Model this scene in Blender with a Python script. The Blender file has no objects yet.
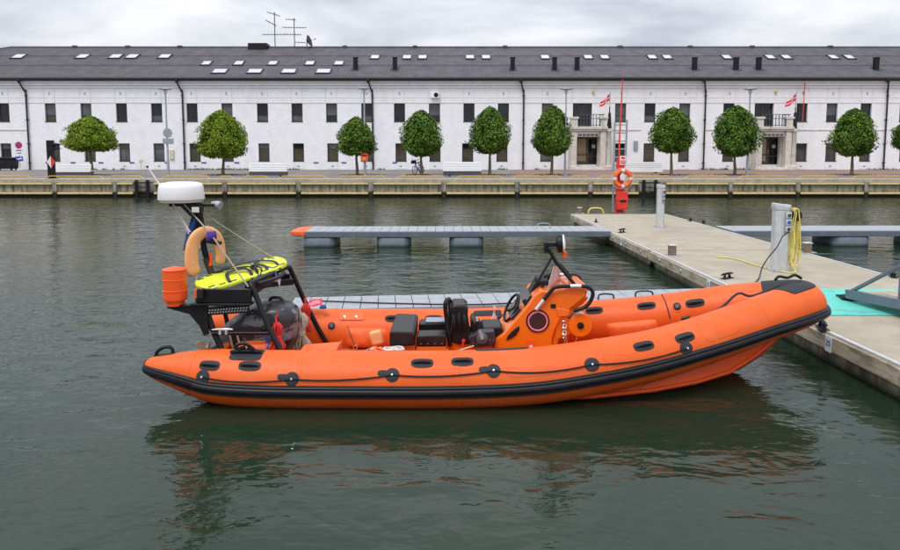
import bpy, math, random
import numpy as np
from mathutils import Vector, Matrix
random.seed(7)
R = math.radians
scene = bpy.context.scene
COL = scene.collection
H = 3.1; F = 650.0; PITCH = R(5.0); SH = -66.0
CP, SP = math.cos(PITCH), math.sin(PITCH)

def ray(px, row):
    u = (px-450)/F; v = (275+SH-row)/F
    return Vector((u, CP+v*SP, v*CP-SP))
def W(px, row, Y):                       # photo measurement -> world point at distance Y
    d = ray(px, row); k = Y/d.y
    return Vector((d.x*k, Y, H+d.z*k))
def G(px, row, z):                       # photo measurement -> world point at height z
    d = ray(px, row); k = (z-H)/d.z
    return Vector((d.x*k, d.y*k, z))

# ------------------------------------------------------------------ materials
def mat(name, col, rough=.5, metal=0.0, var=.12, scale=5.0, bump=0.0, bscale=40.0, col2=None,
        stretch=(1,1,1), lo=.35, hi=.7, spec=.5, coat=0.0, detail=5.0, rvar=.08):
    m = bpy.data.materials.new(name); m.use_nodes = True
    nt = m.node_tree; N = nt.nodes; L = nt.links
    b = N['Principled BSDF']
    tc = N.new('ShaderNodeTexCoord'); mp = N.new('ShaderNodeMapping'); mp.inputs['Scale'].default_value = stretch
    L.new(tc.outputs['Object'], mp.inputs['Vector'])
    nz = N.new('ShaderNodeTexNoise'); nz.inputs['Scale'].default_value = scale; nz.inputs['Detail'].default_value = detail
    nz.inputs['Roughness'].default_value = .62
    L.new(mp.outputs['Vector'], nz.inputs['Vector'])
    cr = N.new('ShaderNodeValToRGB')
    a = [min(1, c*(1-var)) for c in col] if col2 is None else list(col)
    z = [min(1, c*(1+var)) for c in col] if col2 is None else list(col2)
    cr.color_ramp.elements[0].position = lo; cr.color_ramp.elements[0].color = (*a, 1)
    cr.color_ramp.elements[1].position = hi; cr.color_ramp.elements[1].color = (*z, 1)
    L.new(nz.outputs['Fac'], cr.inputs['Fac']); L.new(cr.outputs['Color'], b.inputs['Base Color'])
    mr = N.new('ShaderNodeMapRange'); mr.inputs['To Min'].default_value = max(0.02, rough-rvar); mr.inputs['To Max'].default_value = min(1, rough+rvar)
    L.new(nz.outputs['Fac'], mr.inputs['Value']); L.new(mr.outputs['Result'], b.inputs['Roughness'])
    b.inputs['Metallic'].default_value = metal
    b.inputs['Specular IOR Level'].default_value = spec
    b.inputs['Coat Weight'].default_value = coat
    if bump:
        n2 = N.new('ShaderNodeTexNoise'); n2.inputs['Scale'].default_value = bscale; n2.inputs['Detail'].default_value = 4
        L.new(mp.outputs['Vector'], n2.inputs['Vector'])
        bp = N.new('ShaderNodeBump'); bp.inputs['Strength'].default_value = bump; bp.inputs['Distance'].default_value = .02
        L.new(n2.outputs['Fac'], bp.inputs['Height']); L.new(bp.outputs['Normal'], b.inputs['Normal'])
    m['bsdf'] = b.name
    return m

def add_stain_or_sheen(m, col, amount=.6, scale=3.0, stretch=(1,1,1), lo=.5, hi=.72):
    """blotches / streaks of dirt, or painted reflections on the cowl, mixed over the base colour"""
    nt = m.node_tree; N = nt.nodes; L = nt.links; b = N['Principled BSDF']
    src = b.inputs['Base Color'].links[0].from_socket
    tc = N.new('ShaderNodeTexCoord'); mp = N.new('ShaderNodeMapping'); mp.inputs['Scale'].default_value = stretch
    L.new(tc.outputs['Object'], mp.inputs['Vector'])
    nz = N.new('ShaderNodeTexNoise'); nz.inputs['Scale'].default_value = scale; nz.inputs['Detail'].default_value = 6
    nz.inputs['Roughness'].default_value = .7
    L.new(mp.outputs['Vector'], nz.inputs['Vector'])
    mr = N.new('ShaderNodeMapRange'); mr.inputs['From Min'].default_value = lo; mr.inputs['From Max'].default_value = hi; mr.inputs['To Max'].default_value = amount
    L.new(nz.outputs['Fac'], mr.inputs['Value'])
    mx = N.new('ShaderNodeMix'); mx.data_type = 'RGBA'
    L.new(mr.outputs['Result'], mx.inputs['Factor']); L.new(src, mx.inputs[6]); mx.inputs[7].default_value = (*col, 1)
    L.new(mx.outputs[2], b.inputs['Base Color'])
    return m

def add_zband(m, col, z0, z1, wob=.12):
    """dark band up to a world height: waterline growth, painted undercut shade on the quay"""
    nt = m.node_tree; N = nt.nodes; L = nt.links; b = N['Principled BSDF']
    src = b.inputs['Base Color'].links[0].from_socket
    g = N.new('ShaderNodeNewGeometry'); s = N.new('ShaderNodeSeparateXYZ'); L.new(g.outputs['Position'], s.inputs[0])
    nz = N.new('ShaderNodeTexNoise'); nz.inputs['Scale'].default_value = 2.5; nz.inputs['Detail'].default_value = 6
    L.new(g.outputs['Position'], nz.inputs['Vector'])
    ma = N.new('ShaderNodeMath'); ma.operation = 'MULTIPLY_ADD'; ma.inputs[1].default_value = wob*2
    L.new(nz.outputs['Fac'], ma.inputs[0]); L.new(s.outputs['Z'], ma.inputs[2])
    mr = N.new('ShaderNodeMapRange'); mr.inputs['From Min'].default_value = z0+wob; mr.inputs['From Max'].default_value = z1+wob
    mr.inputs['To Min'].default_value = 1; mr.inputs['To Max'].default_value = 0
    L.new(ma.outputs[0], mr.inputs['Value'])
    mx = N.new('ShaderNodeMix'); mx.data_type = 'RGBA'
    L.new(mr.outputs['Result'], mx.inputs['Factor']); L.new(src, mx.inputs[6]); mx.inputs[7].default_value = (*col, 1)
    L.new(mx.outputs[2], b.inputs['Base Color'])
    return m

M = {}
M['facade'] = add_stain_or_sheen(mat('facade_render', (.84,.84,.865), .85, var=.05, scale=1.2, bump=.9, bscale=5.0), (.55,.53,.54), .35, .35, (1,1,.5), .52, .8)
[n for n in M['facade'].node_tree.nodes if n.type == 'BUMP'][0].inputs['Distance'].default_value = .04
add_stain_or_sheen(M['facade'], (.50,.48,.47), .5, 1.0, (3.0,3.0,.16), .60, .80)
M['frieze'] = add_stain_or_sheen(mat('frieze_render', (.82,.82,.84), .8, var=.04, scale=2), (.5,.48,.48), .4, .8, (1,1,.25), .5, .8)
M['stone'] = add_stain_or_sheen(mat('portal_stone', (.62,.58,.52), .85, var=.15, scale=3, bump=.3, bscale=20), (.2,.19,.17), .6, 1.5, (1,1,.4))
M['roof'] = add_stain_or_sheen(add_stain_or_sheen(mat('roof_sheet', (.098,.090,.101), .6, .1, var=.24, scale=.9, spec=.3), (.15,.07,.05), .45, .35, (1,1,1), .6, .8), (.07,.065,.08), .5, .9, (1.6,.3,.3), .5, .75)
M['black_metal'] = mat('black_painted_metal', (.009,.009,.011), .40, 0.0, var=.25, scale=9, spec=.28)
M['gutter'] = mat('gutter_metal', (.022,.024,.03), .45, .2, var=.2)
M['dark_frame'] = mat('dark_window_frame', (.035,.03,.028), .5, var=.2)
M['brown_frame'] = mat('brown_door_frame', (.085,.048,.030), .5, var=.2)
M['pane'] = mat('window_glass', (.014,.016,.02), .06, var=.5, scale=.8, rvar=.03)
M['pane_brown'] = mat('window_glass_blind', (.075,.058,.04), .12, var=.3, scale=1.5, rvar=.03)
M['pane_pale'] = mat('window_glass_pale', (.10,.105,.11), .1, var=.35, scale=1.2, rvar=.03)  # paler blue-grey pane, picked at random
M['throttle'] = mat('dark_throttle_housing', (.028,.020,.028), .45, var=.2)
M['pane_beige'] = mat('door_glass_beige', (.36,.27,.17), .2, var=.15, scale=2)
M['skylight'] = mat('skylight_glass', (.50,.52,.55), .12, var=.1, scale=3)
M['skyframe'] = mat('skylight_frame', (.05,.045,.05), .5)
M['white_paint'] = mat('white_paint', (.88,.88,.89), .4, var=.03)
M['grey_paint'] = mat('dark_grey_paint', (.055,.062,.075), .55, var=.12)
M['blue_plate'] = mat('blue_plate', (.12,.11,.33), .5, var=.1)
M['galv'] = mat('galvanised_steel', (.36,.40,.44), .45, .5, var=.15, scale=12)
M['alu'] = mat('aluminium', (.60,.61,.62), .38, .35, var=.1, scale=10)
M['chrome'] = mat('polished_steel', (.72,.72,.72), .18, .9, var=.05)
M['asphalt'] = add_stain_or_sheen(mat('quay_asphalt', (.20,.175,.165), .9, var=.2, scale=1.2, bump=.2, bscale=60), (.085,.08,.08), .7, .25, (1,.35,1), .48, .7)
M['brickpave'] = add_stain_or_sheen(mat('red_paving', (.235,.145,.12), .9, var=.25, scale=3, bump=.2, bscale=60), (.12,.09,.08), .5, .5)
M['kerb'] = add_stain_or_sheen(mat('quay_capping', (.40,.36,.29), .9, var=.15, scale=4, bump=.3, bscale=40), (.12,.11,.095), .7, 1.3, (1,1,1), .5, .75)
qc = mat('quay_concrete', (.36,.325,.26), .9, var=.25, scale=3, bump=.4, bscale=25)
add_stain_or_sheen(qc, (.05,.047,.038), .85, 1.6, (2.2,2.2,.22), .46, .62)
add_stain_or_sheen(qc, (.52,.5,.46), .7, 2.1, (2.5,2.5,.2), .6, .72)
M['quay'] = add_zband(qc, (.018,.016,.008), .30, .48)  # undercut shade painted as a dark band at the foot, over tidal staining
M['rail_yellow'] = add_stain_or_sheen(mat('yellow_timber', (.68,.54,.24), .75, var=.2, scale=6, stretch=(.4,4,4)), (.22,.17,.08), .7, 2.0, (1,3,3), .52, .75)
M['hoop_yellow'] = mat('yellow_enamel', (.64,.38,.06), .5, var=.15, scale=8)
M['trunk'] = mat('bark', (.16,.13,.075), .9, var=.3, scale=10, bump=.5, bscale=40, stretch=(1,1,.3))
M['grass'] = mat('grass_blades', (.07,.10,.018), .8, var=.4, scale=3)
M['pierdeck'] = add_stain_or_sheen(add_stain_or_sheen(mat('pier_concrete', (.37,.325,.25), .9, var=.14, scale=2.2, bump=.25, bscale=70), (.36,.20,.075), .55, .9, (1,2.2,1), .57, .74), (.20,.175,.14), .6, .55, (1,1,1), .52, .74)
pc = mat('pier_side_concrete', (.42,.375,.275), .9, var=.2, scale=4, bump=.4, bscale=30)
add_stain_or_sheen(pc, (.09,.075,.045), .9, 2.5, (2,2,.30), .44, .62); add_stain_or_sheen(pc, (.20,.10,.045), .6, 1.3, (2,2,.25), .58, .72)
M['pierside'] = add_zband(pc, (.025,.028,.012), .02, .17, .06)
M['piertimber'] = add_stain_or_sheen(mat('pier_timber', (.44,.38,.28), .85, var=.25, scale=5, stretch=(4,.5,4), bump=.4, bscale=30), (.10,.08,.055), .7, 2.6, (2,.7,2), .47, .66)
M['pontoon'] = mat('pontoon_grating', (.34,.355,.385), .6, .1, var=.1, scale=6)
M['pontoon_side'] = mat('pontoon_beam', (.14,.165,.205), .5, .2, var=.12, scale=4)
M['float'] = add_zband(mat('float_plastic', (.15,.18,.22), .5, var=.15, scale=4), (.018,.025,.012), .0, .12, .04)
M['gap'] = mat('dark_joint', (.03,.032,.035), .8)
M['turq'] = add_stain_or_sheen(mat('turquoise_mat', (.10,.52,.44), .6, var=.07, scale=4), (.06,.07,.065), .8, 1.1, (1,2.4,1), .54, .70)
M['red'] = mat('red_enamel', (.66,.03,.02), .4, var=.1, scale=6)
M['redpole'] = mat('red_artefact', (.72,.06,.03), .45, var=.08)
M['buoy'] = mat('lifebuoy_orange', (.80,.13,.025), .5, var=.1, scale=8)
M['reflect'] = mat('reflective_band', (.62,.62,.62), .4, var=.06)
M['hose'] = mat('yellow_hose', (.68,.56,.13), .45, var=.1)
M['rust'] = mat('rusty_steel', (.21,.16,.115), .8, .2, var=.35, scale=14)
# boat
tb = mat('tube_fabric', (.72,.104,.011), .50, var=.06, scale=2.5, bump=.06, bscale=90, spec=.35)
add_stain_or_sheen(tb, (.62,.19,.075), .45, 1.8, (.6,1.4,1.4), .5, .8); add_stain_or_sheen(tb, (.42,.085,.02), .35, 5.0, (.5,1.6,1.6), .58, .78)
M['tube'] = tb
M['hull'] = add_zband(mat('hull_gelcoat', (.76,.085,.007), .4, var=.06, scale=2, coat=.0, spec=.3), (.10,.03,.012), -.02, .05, .02)
M['panel'] = mat('console_gelcoat', (.82,.15,.006), .24, var=.035, scale=2, coat=.4)
M['deck'] = add_stain_or_sheen(mat('boat_deck', (.55,.12,.03), .7, var=.2, scale=6), (.12,.05,.03), .5, 3.0)
M['rubber'] = mat('black_rubber', (.010,.010,.013), .42, var=.3, scale=5, spec=.26)
M['patch'] = mat('dark_grey_patch', (.028,.029,.034), .6, var=.2, scale=10, spec=.25)
M['vinyl'] = mat('black_vinyl', (.010,.009,.010), .36, var=.3, scale=6, bump=.2, bscale=25, spec=.35)
M['cowl'] = add_stain_or_sheen(mat('engine_cowl', (.026,.024,.030), .36, var=.3, scale=3, coat=.1, spec=.4), (.19,.19,.215), .85, 3.0, (1,1,2), .53, .56)  # grey reflection patches painted into the cowl colour
M['cowlgrey'] = mat('engine_grey', (.10,.105,.12), .4, .2, var=.2)
M['cream'] = mat('cream_paint', (.62,.57,.42), .5, var=.12)
M['radar'] = mat('radar_white', (.82,.81,.82), .35, var=.02)
M['peach'] = mat('faded_orange_vinyl', (.86,.42,.18), .55, var=.08, scale=6)
M['drum'] = mat('orange_drum', (.86,.10,.012), .4, var=.06, scale=4)
M['board'] = mat('neon_yellow_plastic', (.70,.78,.035), .42, var=.07, scale=5)
M['strap'] = mat('purple_black_webbing', (.035,.025,.05), .8, var=.3, scale=20)
M['blue'] = mat('blue_plastic', (.03,.09,.45), .4, var=.15)
M['purple'] = mat('purple_lens', (.07,.02,.30), .2, var=.2)
M['flagblue'] = mat('flag_blue', (.012,.065,.22), .85, var=.2)
M['flagdark'] = mat('flag_dark', (.05,.028,.026), .85, var=.25)
M['flagwhite'] = mat('flag_white', (.7,.68,.66), .85, var=.06)
M['flagred'] = mat('flag_red', (.62,.03,.05), .8, var=.1)
M['rope_white'] = mat('white_rope', (.66,.64,.60), .85, var=.15, scale=30)
M['rope_beige'] = mat('beige_rope', (.44,.37,.28), .9, var=.25, scale=40, bump=.5, bscale=150)
M['rope_red'] = mat('red_rope', (.66,.035,.03), .85, var=.25, scale=40, bump=.5, bscale=150)
M['rope_dark'] = mat('dark_rope', (.03,.03,.035), .8, var=.3, scale=30)
M['bag'] = mat('orange_bag_fabric', (.80,.13,.022), .6, var=.1, scale=8, bump=.5, bscale=9)
M['porthole'] = mat('speaker_mesh', (.035,.012,.01), .5, var=.3, scale=30)
M['pink'] = mat('pink_ring', (.72,.20,.26), .5, var=.05)
M['screen'] = mat('dark_screen', (.012,.013,.016), .12, var=.2)
M['clear'] = mat('grey_windscreen', (.60,.59,.60), .6, var=.1, scale=4)
M['labelwhite'] = mat('label_white', (.75,.76,.78), .5, var=.03)
M['labelblue'] = mat('label_blue', (.02,.05,.35), .5, var=.05)
M['labelred'] = mat('label_red', (.70,.035,.03), .5, var=.05)

# ------------------------------------------------------------------ mesh builder
class MB:
    def __init__(s): s.v = []; s.f = []; s.m = []; s.cur = 0
    def add(s, verts, faces):
        o = len(s.v); s.v += [tuple(v) for v in verts]
        for f in faces: s.f.append(tuple(o+i for i in f)); s.m.append(s.cur)
        return s
    def mi(s, i): s.cur = i; return s
    def box(s, x0, x1, y0, y1, z0, z1, rz=0, piv=None):
        vs = [Vector((x,y,z)) for z in (z0,z1) for y in (y0,y1) for x in (x0,x1)]
        if rz:
            c = Vector(piv) if piv else Vector(((x0+x1)/2,(y0+y1)/2,0)); m = Matrix.Rotation(rz,3,'Z')
            vs = [m@(v-c)+c for v in vs]
        return s.add(vs, [(0,2,3,1),(4,5,7,6),(0,1,5,4),(2,6,7,3),(0,4,6,2),(1,3,7,5)])
    def obox(s, c, ax, ay, az):                       # oriented box, half axes
        c, ax, ay, az = map(Vector, (c, ax, ay, az))
        vs = [c+ax*i+ay*j+az*k for k in (-1,1) for j in (-1,1) for i in (-1,1)]
        return s.add(vs, [(0,2,3,1),(4,5,7,6),(0,1,5,4),(2,6,7,3),(0,4,6,2),(1,3,7,5)])
    def quad(s, a, b, c, d): return s.add([a,b,c,d], [(0,1,2,3)])
    def bar(s, a, b, w, h=None):                     # square bar
        a, b = Vector(a), Vector(b); d = (b-a); h = h or w
        up = Vector((0,0,1)) if abs(d.normalized().z) < .95 else Vector((0,1,0))
        sx = d.cross(up).normalized(); sz = sx.cross(d).normalized()
        return s.obox((a+b)/2, d/2, sx*w/2, sz*h/2)
    def tube(s, pts, r, seg=10, cap=True, closed=False, flat=None):
        pts = [Vector(p) for p in pts]; n = len(pts)
        rs = r if isinstance(r, (list,tuple)) else [r]*n
        T = []
        for i in range(n):
            a = pts[(i-1)%n] if (closed or i>0) else pts[i]; b = pts[(i+1)%n] if (closed or i<n-1) else pts[i]
            T.append((b-a).normalized())
        up = Vector((0,0,1)) if abs(T[0].z) < .9 else Vector((0,1,0))
        u = T[0].cross(up).normalized(); rings = []
        for i in range(n):
            u = (u - T[i]*u.dot(T[i])).normalized(); w = T[i].cross(u)
            if flat: ua, wa = flat
            else: ua = wa = 1
            rings.append([pts[i] + (u*math.cos(2*math.pi*k/seg)*ua + w*math.sin(2*math.pi*k/seg)*wa)*rs[i] for k in range(seg)])
        vs = [p for q in rings for p in q]; fs = []
        for i in range(n if closed else n-1):
            j = (i+1)%n
            for k in range(seg):
                k2 = (k+1)%seg
                fs.append((i*seg+k, i*seg+k2, j*seg+k2, j*seg+k))
        if cap and not closed:
            fs.append(tuple(range(seg-1,-1,-1))); fs.append(tuple((n-1)*seg+k for k in range(seg)))
        return s.add(vs, fs)
    def cyl(s, a, b, r, seg=20, r2=None): return s.tube([a,b], [r, r if r2 is None else r2], seg)
    def lathe(s, c, prof, seg=28, axis='Z', sx=1, sy=1):          # prof: (radius, height)
        c = Vector(c); rings = []
        for rr, h in prof:
            ring = []
            for k in range(seg):
                a = 2*math.pi*k/seg; p = Vector((rr*math.cos(a)*sx, rr*math.sin(a)*sy, h))
                if axis == 'Y': p = Vector((p.x, p.z, p.y))
                if axis == 'X': p = Vector((p.z, p.x, p.y))
                ring.append(c+p)
            rings.append(ring)
        return s.loft(rings)
    def loft(s, rings, cap=True, closed=True):
        n = len(rings[0]); vs = [p for q in rings for p in q]; fs = []
        for i in range(len(rings)-1):
            for k in range(n if closed else n-1):
                k2 = (k+1)%n; fs.append((i*n+k, i*n+k2, (i+1)*n+k2, (i+1)*n+k))
        if cap: fs.append(tuple(range(n-1,-1,-1))); fs.append(tuple((len(rings)-1)*n+k for k in range(n)))
        return s.add(vs, fs)
    def prism(s, poly, y0, y1):                       # poly in (x,z), extruded in y
        n = len(poly); vs = [(x,y0,z) for x,z in poly]+[(x,y1,z) for x,z in poly]
        fs = [tuple(range(n)), tuple(range(2*n-1,n-1,-1))]
        for k in range(n): fs.append((k, n+k, n+(k+1)%n, (k+1)%n))
        return s.add(vs, fs)
    def plate(s, poly, n):                            # 3-D outline thickened along vector n
        m = len(poly); n = Vector(n); poly = [Vector(p) for p in poly]
        vs = poly+[p+n for p in poly]
        fs = [tuple(range(m-1,-1,-1)), tuple(range(m,2*m))]
        for k in range(m): fs.append((k,(k+1)%m,m+(k+1)%m,m+k))
        return s.add(vs, fs)
    def build(s, name, mats, parent=None, base=None, bevel=0, smooth=True, ang=38, seg=2, sub=0):
        me = bpy.data.meshes.new(name)
        off = Vector((0,0,0))
        if base is not None: off = Vector(base)
        elif parent is not None: off = world_loc(parent)
        me.from_pydata([tuple(Vector(v)-off) for v in s.v], [], s.f)
        ms = mats if isinstance(mats, (list,tuple)) else [mats]
        for k in ms: me.materials.append(M[k] if isinstance(k,str) else k)
        me.polygons.foreach_set('material_index', s.m)
        import bmesh
        bm = bmesh.new(); bm.from_mesh(me); bmesh.ops.recalc_face_normals(bm, faces=bm.faces); bm.to_mesh(me); bm.free()
        if smooth:
            me.polygons.foreach_set('use_smooth', [True]*len(me.polygons)); me.set_sharp_from_angle(angle=R(ang))
        me.update()
        o = bpy.data.objects.new(name, me); COL.objects.link(o)
        if parent is not None: o.parent = parent
        if base is not None and parent is None: o.location = off
        if bevel:
            b = o.modifiers.new('Bevel','BEVEL'); b.width = bevel; b.segments = seg; b.limit_method = 'ANGLE'; b.angle_limit = R(40); b.harden_normals = False
        if sub:
            b = o.modifiers.new('Subsurf','SUBSURF'); b.levels = sub; b.render_levels = sub
        return o
def world_loc(o):
    v = Vector((0,0,0))
    while o is not None: v += o.location; o = o.parent
    return v
def tag(o, label=None, cat=None, group=None, kind=None):
    if label: o['label'] = label
    if cat: o['category'] = cat
    if group: o['group'] = group
    if kind: o['kind'] = kind
    return o
def thing(name, loc, label, cat, group=None):
    o = bpy.data.objects.new(name, None); o.empty_display_size = .2; COL.objects.link(o)
    o.location = Vector(loc); return tag(o, label, cat, group)
def dup(root, loc=None, label=None, rz=None, sc=None):
    r = root.copy(); COL.objects.link(r)
    if loc is not None: r.location = Vector(loc)
    if rz is not None: r.rotation_euler.z = rz
    if sc is not None: r.scale = sc
    if label: r['label'] = label
    for ch in list(root.children):
        c = ch.copy(); COL.objects.link(c); c.parent = r
        for g in list(ch.children):
            d = g.copy(); COL.objects.link(d); d.parent = c
    return r
def cr(pts, n=8, closed=False):                       # Catmull-Rom
    P = [Vector(p) for p in pts]; out = []; m = len(P)
    for i in range(m if closed else m-1):
        g = (lambda j: P[j%m]) if closed else (lambda j: P[max(0,min(m-1,j))])
        p0,p1,p2,p3 = g(i-1),g(i),g(i+1),g(i+2)
        for k in range(n):
            t = k/n
            out.append(.5*((2*p1)+(p2-p0)*t+(2*p0-5*p1+4*p2-p3)*t*t+(3*p1-p0-3*p2+p3)*t**3))
    if not closed: out.append(P[-1])
    return out
def text_mesh(body, size, m, name, loc, rot, parent=None):
    c = bpy.data.curves.new(name, 'FONT'); c.body = body; c.size = size; c.align_x = 'CENTER'; c.align_y = 'CENTER'; c.extrude = .002
    t = bpy.data.objects.new(name, c); COL.objects.link(t)
    dg = bpy.context.evaluated_depsgraph_get(); dg.update()
    me = bpy.data.meshes.new_from_object(t.evaluated_get(dg)); bpy.data.objects.remove(t)
    me.materials.clear(); me.materials.append(M[m])
    o = bpy.data.objects.new(name, me); COL.objects.link(o)
    off = world_loc(parent) if parent else Vector((0,0,0))
    o.location = Vector(loc)-off; o.rotation_euler = rot
    if parent: o.parent = parent
    return o

# ------------------------------------------------------------------ camera, world, light
cam = bpy.data.cameras.new('camera'); co = bpy.data.objects.new('camera', cam); COL.objects.link(co)
co.location = (0,0,H); co.rotation_euler = (R(90)-PITCH, 0, 0)
cam.sensor_width = 36; cam.lens = 36*F/900; cam.shift_y = SH/900; cam.clip_end = 6000; cam.clip_start = .1
scene.camera = co
SUN_EL, SUN_AZ = R(58), R(208)            # azimuth measured from +Y clockwise: behind the camera, to the left
sd = Vector((math.sin(SUN_AZ)*math.cos(SUN_EL), math.cos(SUN_AZ)*math.cos(SUN_EL), math.sin(SUN_EL)))
sl = bpy.data.lights.new('sun','SUN'); sl.energy = 1.5; sl.angle = R(14); sl.color = (1,.97,.93)
so = bpy.data.objects.new('sun', sl); COL.objects.link(so); so.rotation_euler = (-sd).to_track_quat('-Z','Y').to_euler(); so.location = (0,0,40)
w = bpy.data.worlds.new('World'); scene.world = w; w.use_nodes = True
N = w.node_tree.nodes; L = w.node_tree.links; N.clear()
out = N.new('ShaderNodeOutputWorld'); bg1 = N.new('ShaderNodeBackground'); bg2 = N.new('ShaderNodeBackground'); mixs = N.new('ShaderNodeMixShader')
sky = N.new('ShaderNodeTexSky'); sky.sky_type = 'NISHITA'; sky.sun_disc = False; sky.sun_elevation = SUN_EL; sky.sun_rotation = SUN_AZ
sky.air_density = 1.0; sky.dust_density = 3.0
L.new(sky.outputs[0], bg1.inputs['Color']); bg1.inputs['Strength'].default_value = .08
tc = N.new('ShaderNodeTexCoord'); sx = N.new('ShaderNodeSeparateXYZ'); L.new(tc.outputs['Generated'], sx.inputs[0])
zz = N.new('ShaderNodeMath'); zz.operation = 'MAXIMUM'; zz.inputs[1].default_value = 0.0; L.new(sx.outputs['Z'], zz.inputs[0])
za = N.new('ShaderNodeMath'); za.operation = 'ADD'; za.inputs[1].default_value = .16; L.new(zz.outputs[0], za.inputs[0])
dx = N.new('ShaderNodeMath'); dx.operation = 'DIVIDE'; L.new(sx.outputs['X'], dx.inputs[0]); L.new(za.outputs[0], dx.inputs[1])
dy = N.new('ShaderNodeMath'); dy.operation = 'DIVIDE'; L.new(sx.outputs['Y'], dy.inputs[0]); L.new(za.outputs[0], dy.inputs[1])
cb = N.new('ShaderNodeCombineXYZ'); L.new(dx.outputs[0], cb.inputs[0]); L.new(dy.outputs[0], cb.inputs[1])
n1 = N.new('ShaderNodeTexNoise'); n1.inputs['Scale'].default_value = .95; n1.inputs['Detail'].default_value = 8; n1.inputs['Roughness'].default_value = .52; n1.inputs['Distortion'].default_value = .3
L.new(cb.outputs[0], n1.inputs['Vector'])
rp = N.new('ShaderNodeValToRGB'); e = rp.color_ramp.elements
e[0].position = .36; e[0].color = (.44,.485,.56,1); e[1].position = .62; e[1].color = (.90,.91,.94,1)
k = e.new(.50); k.color = (.68,.71,.77,1)
L.new(n1.outputs['Fac'], rp.inputs['Fac']); L.new(rp.outputs['Color'], bg2.inputs['Color'])
gr = N.new('ShaderNodeMath'); gr.operation = 'MULTIPLY_ADD'; gr.inputs[1].default_value = 1.75; gr.inputs[2].default_value = .90     # overcast sky is brightest overhead
L.new(zz.outputs[0], gr.inputs[0]); L.new(gr.outputs[0], bg2.inputs['Strength'])
mixs.inputs[0].default_value = .88
L.new(bg1.outputs[0], mixs.inputs[1]); L.new(bg2.outputs[0], mixs.inputs[2]); L.new(mixs.outputs[0], out.inputs['Surface'])
scene.view_settings.view_transform = 'Standard'; scene.view_settings.look = 'None'; scene.view_settings.gamma = 1; scene.view_settings.exposure = 0.0
scene.view_settings.use_curve_mapping = False

# ------------------------------------------------------------------ setting: water, quay
ZQ = 1.25; YQ = 44.9
wm = bpy.data.materials.new('harbour_water'); wm.use_nodes = True
nt = wm.node_tree; N = nt.nodes; L = nt.links; b = N['Principled BSDF']
b.inputs['Base Color'].default_value = (.013,.026,.0145,1); b.inputs['Roughness'].default_value = .035; b.inputs['IOR'].default_value = 1.333
b.inputs['Specular IOR Level'].default_value = .5
tc = N.new('ShaderNodeTexCoord')
def wnoise(scale, stretch, rot, detail, dist=0.0):
    mp = N.new('ShaderNodeMapping'); mp.inputs['Scale'].default_value = stretch; mp.inputs['Rotation'].default_value = (0,0,rot)
    L.new(tc.outputs['Object'], mp.inputs['Vector'])
    n = N.new('ShaderNodeTexNoise'); n.inputs['Scale'].default_value = scale; n.inputs['Detail'].default_value = detail; n.inputs['Roughness'].default_value = .5
    n.inputs['Distortion'].default_value = dist
    L.new(mp.outputs['Vector'], n.inputs['Vector']); return n
na = wnoise(1.3, (.75,1.2,1), .25, 3.0, .5); nb = wnoise(4.6, (.7,1.3,1), -.2, 3.0, .4); ncal = wnoise(.11, (1,1.6,1), .1, 2.0)
sy = N.new('ShaderNodeSeparateXYZ'); L.new(tc.outputs['Object'], sy.inputs[0])
lw = N.new('ShaderNodeMapRange'); lw.inputs['From Min'].default_value = 7; lw.inputs['From Max'].default_value = 16; lw.inputs['To Min'].default_value = .048; lw.inputs['To Max'].default_value = .066; L.new(sy.outputs['Y'], lw.inputs['Value'])
m1 = N.new('ShaderNodeMath'); m1.operation = 'MULTIPLY'; L.new(lw.outputs['Result'], m1.inputs[1]); L.new(na.outputs['Fac'], m1.inputs[0])
mr = N.new('ShaderNodeMapRange'); mr.inputs['From Min'].default_value = .38; mr.inputs['From Max'].default_value = .62; mr.inputs['To Min'].default_value = .010; mr.inputs['To Max'].default_value = .022
L.new(ncal.outputs['Fac'], mr.inputs['Value'])
m2 = N.new('ShaderNodeMath'); m2.operation = 'MULTIPLY'; L.new(nb.outputs['Fac'], m2.inputs[0]); L.new(mr.outputs['Result'], m2.inputs[1])
nf = wnoise(13.0, (.6,1.4,1), .1, 2.0, .2); m3 = N.new('ShaderNodeMath'); m3.operation = 'MULTIPLY'; m3.inputs[1].default_value = .0022; L.new(nf.outputs['Fac'], m3.inputs[0])
m4 = N.new('ShaderNodeMath'); m4.operation = 'ADD'; L.new(m2.outputs[0], m4.inputs[0]); L.new(m3.outputs[0], m4.inputs[1])
# the water in the lee of the near quay is calmer
ly_ = N.new('ShaderNodeMapRange'); ly_.inputs['From Min'].default_value = 6; ly_.inputs['From Max'].default_value = 15; ly_.inputs['To Min'].default_value = .62; ly_.inputs['To Max'].default_value = 1.0
L.new(sy.outputs['Y'], ly_.inputs['Value'])
m5 = N.new('ShaderNodeMath'); m5.operation = 'MULTIPLY'; L.new(m4.outputs[0], m5.inputs[0]); L.new(ly_.outputs['Result'], m5.inputs[1])
ms = N.new('ShaderNodeMath'); ms.operation = 'ADD'; L.new(m1.outputs[0], ms.inputs[0]); L.new(m5.outputs[0], ms.inputs[1])
bp = N.new('ShaderNodeBump'); bp.inputs['Strength'].default_value = 1.0; bp.inputs['Distance'].default_value = 1.0
L.new(ms.outputs[0], bp.inputs['Height']); L.new(bp.outputs['Normal'], b.inputs['Normal'])
M['water'] = wm
mb = MB(); mb.quad((-260,-30,0),(260,-30,0),(260,46.5,0),(-260,46.5,0))
tag(mb.build('water', 'water', smooth=False), kind='structure')
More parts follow.
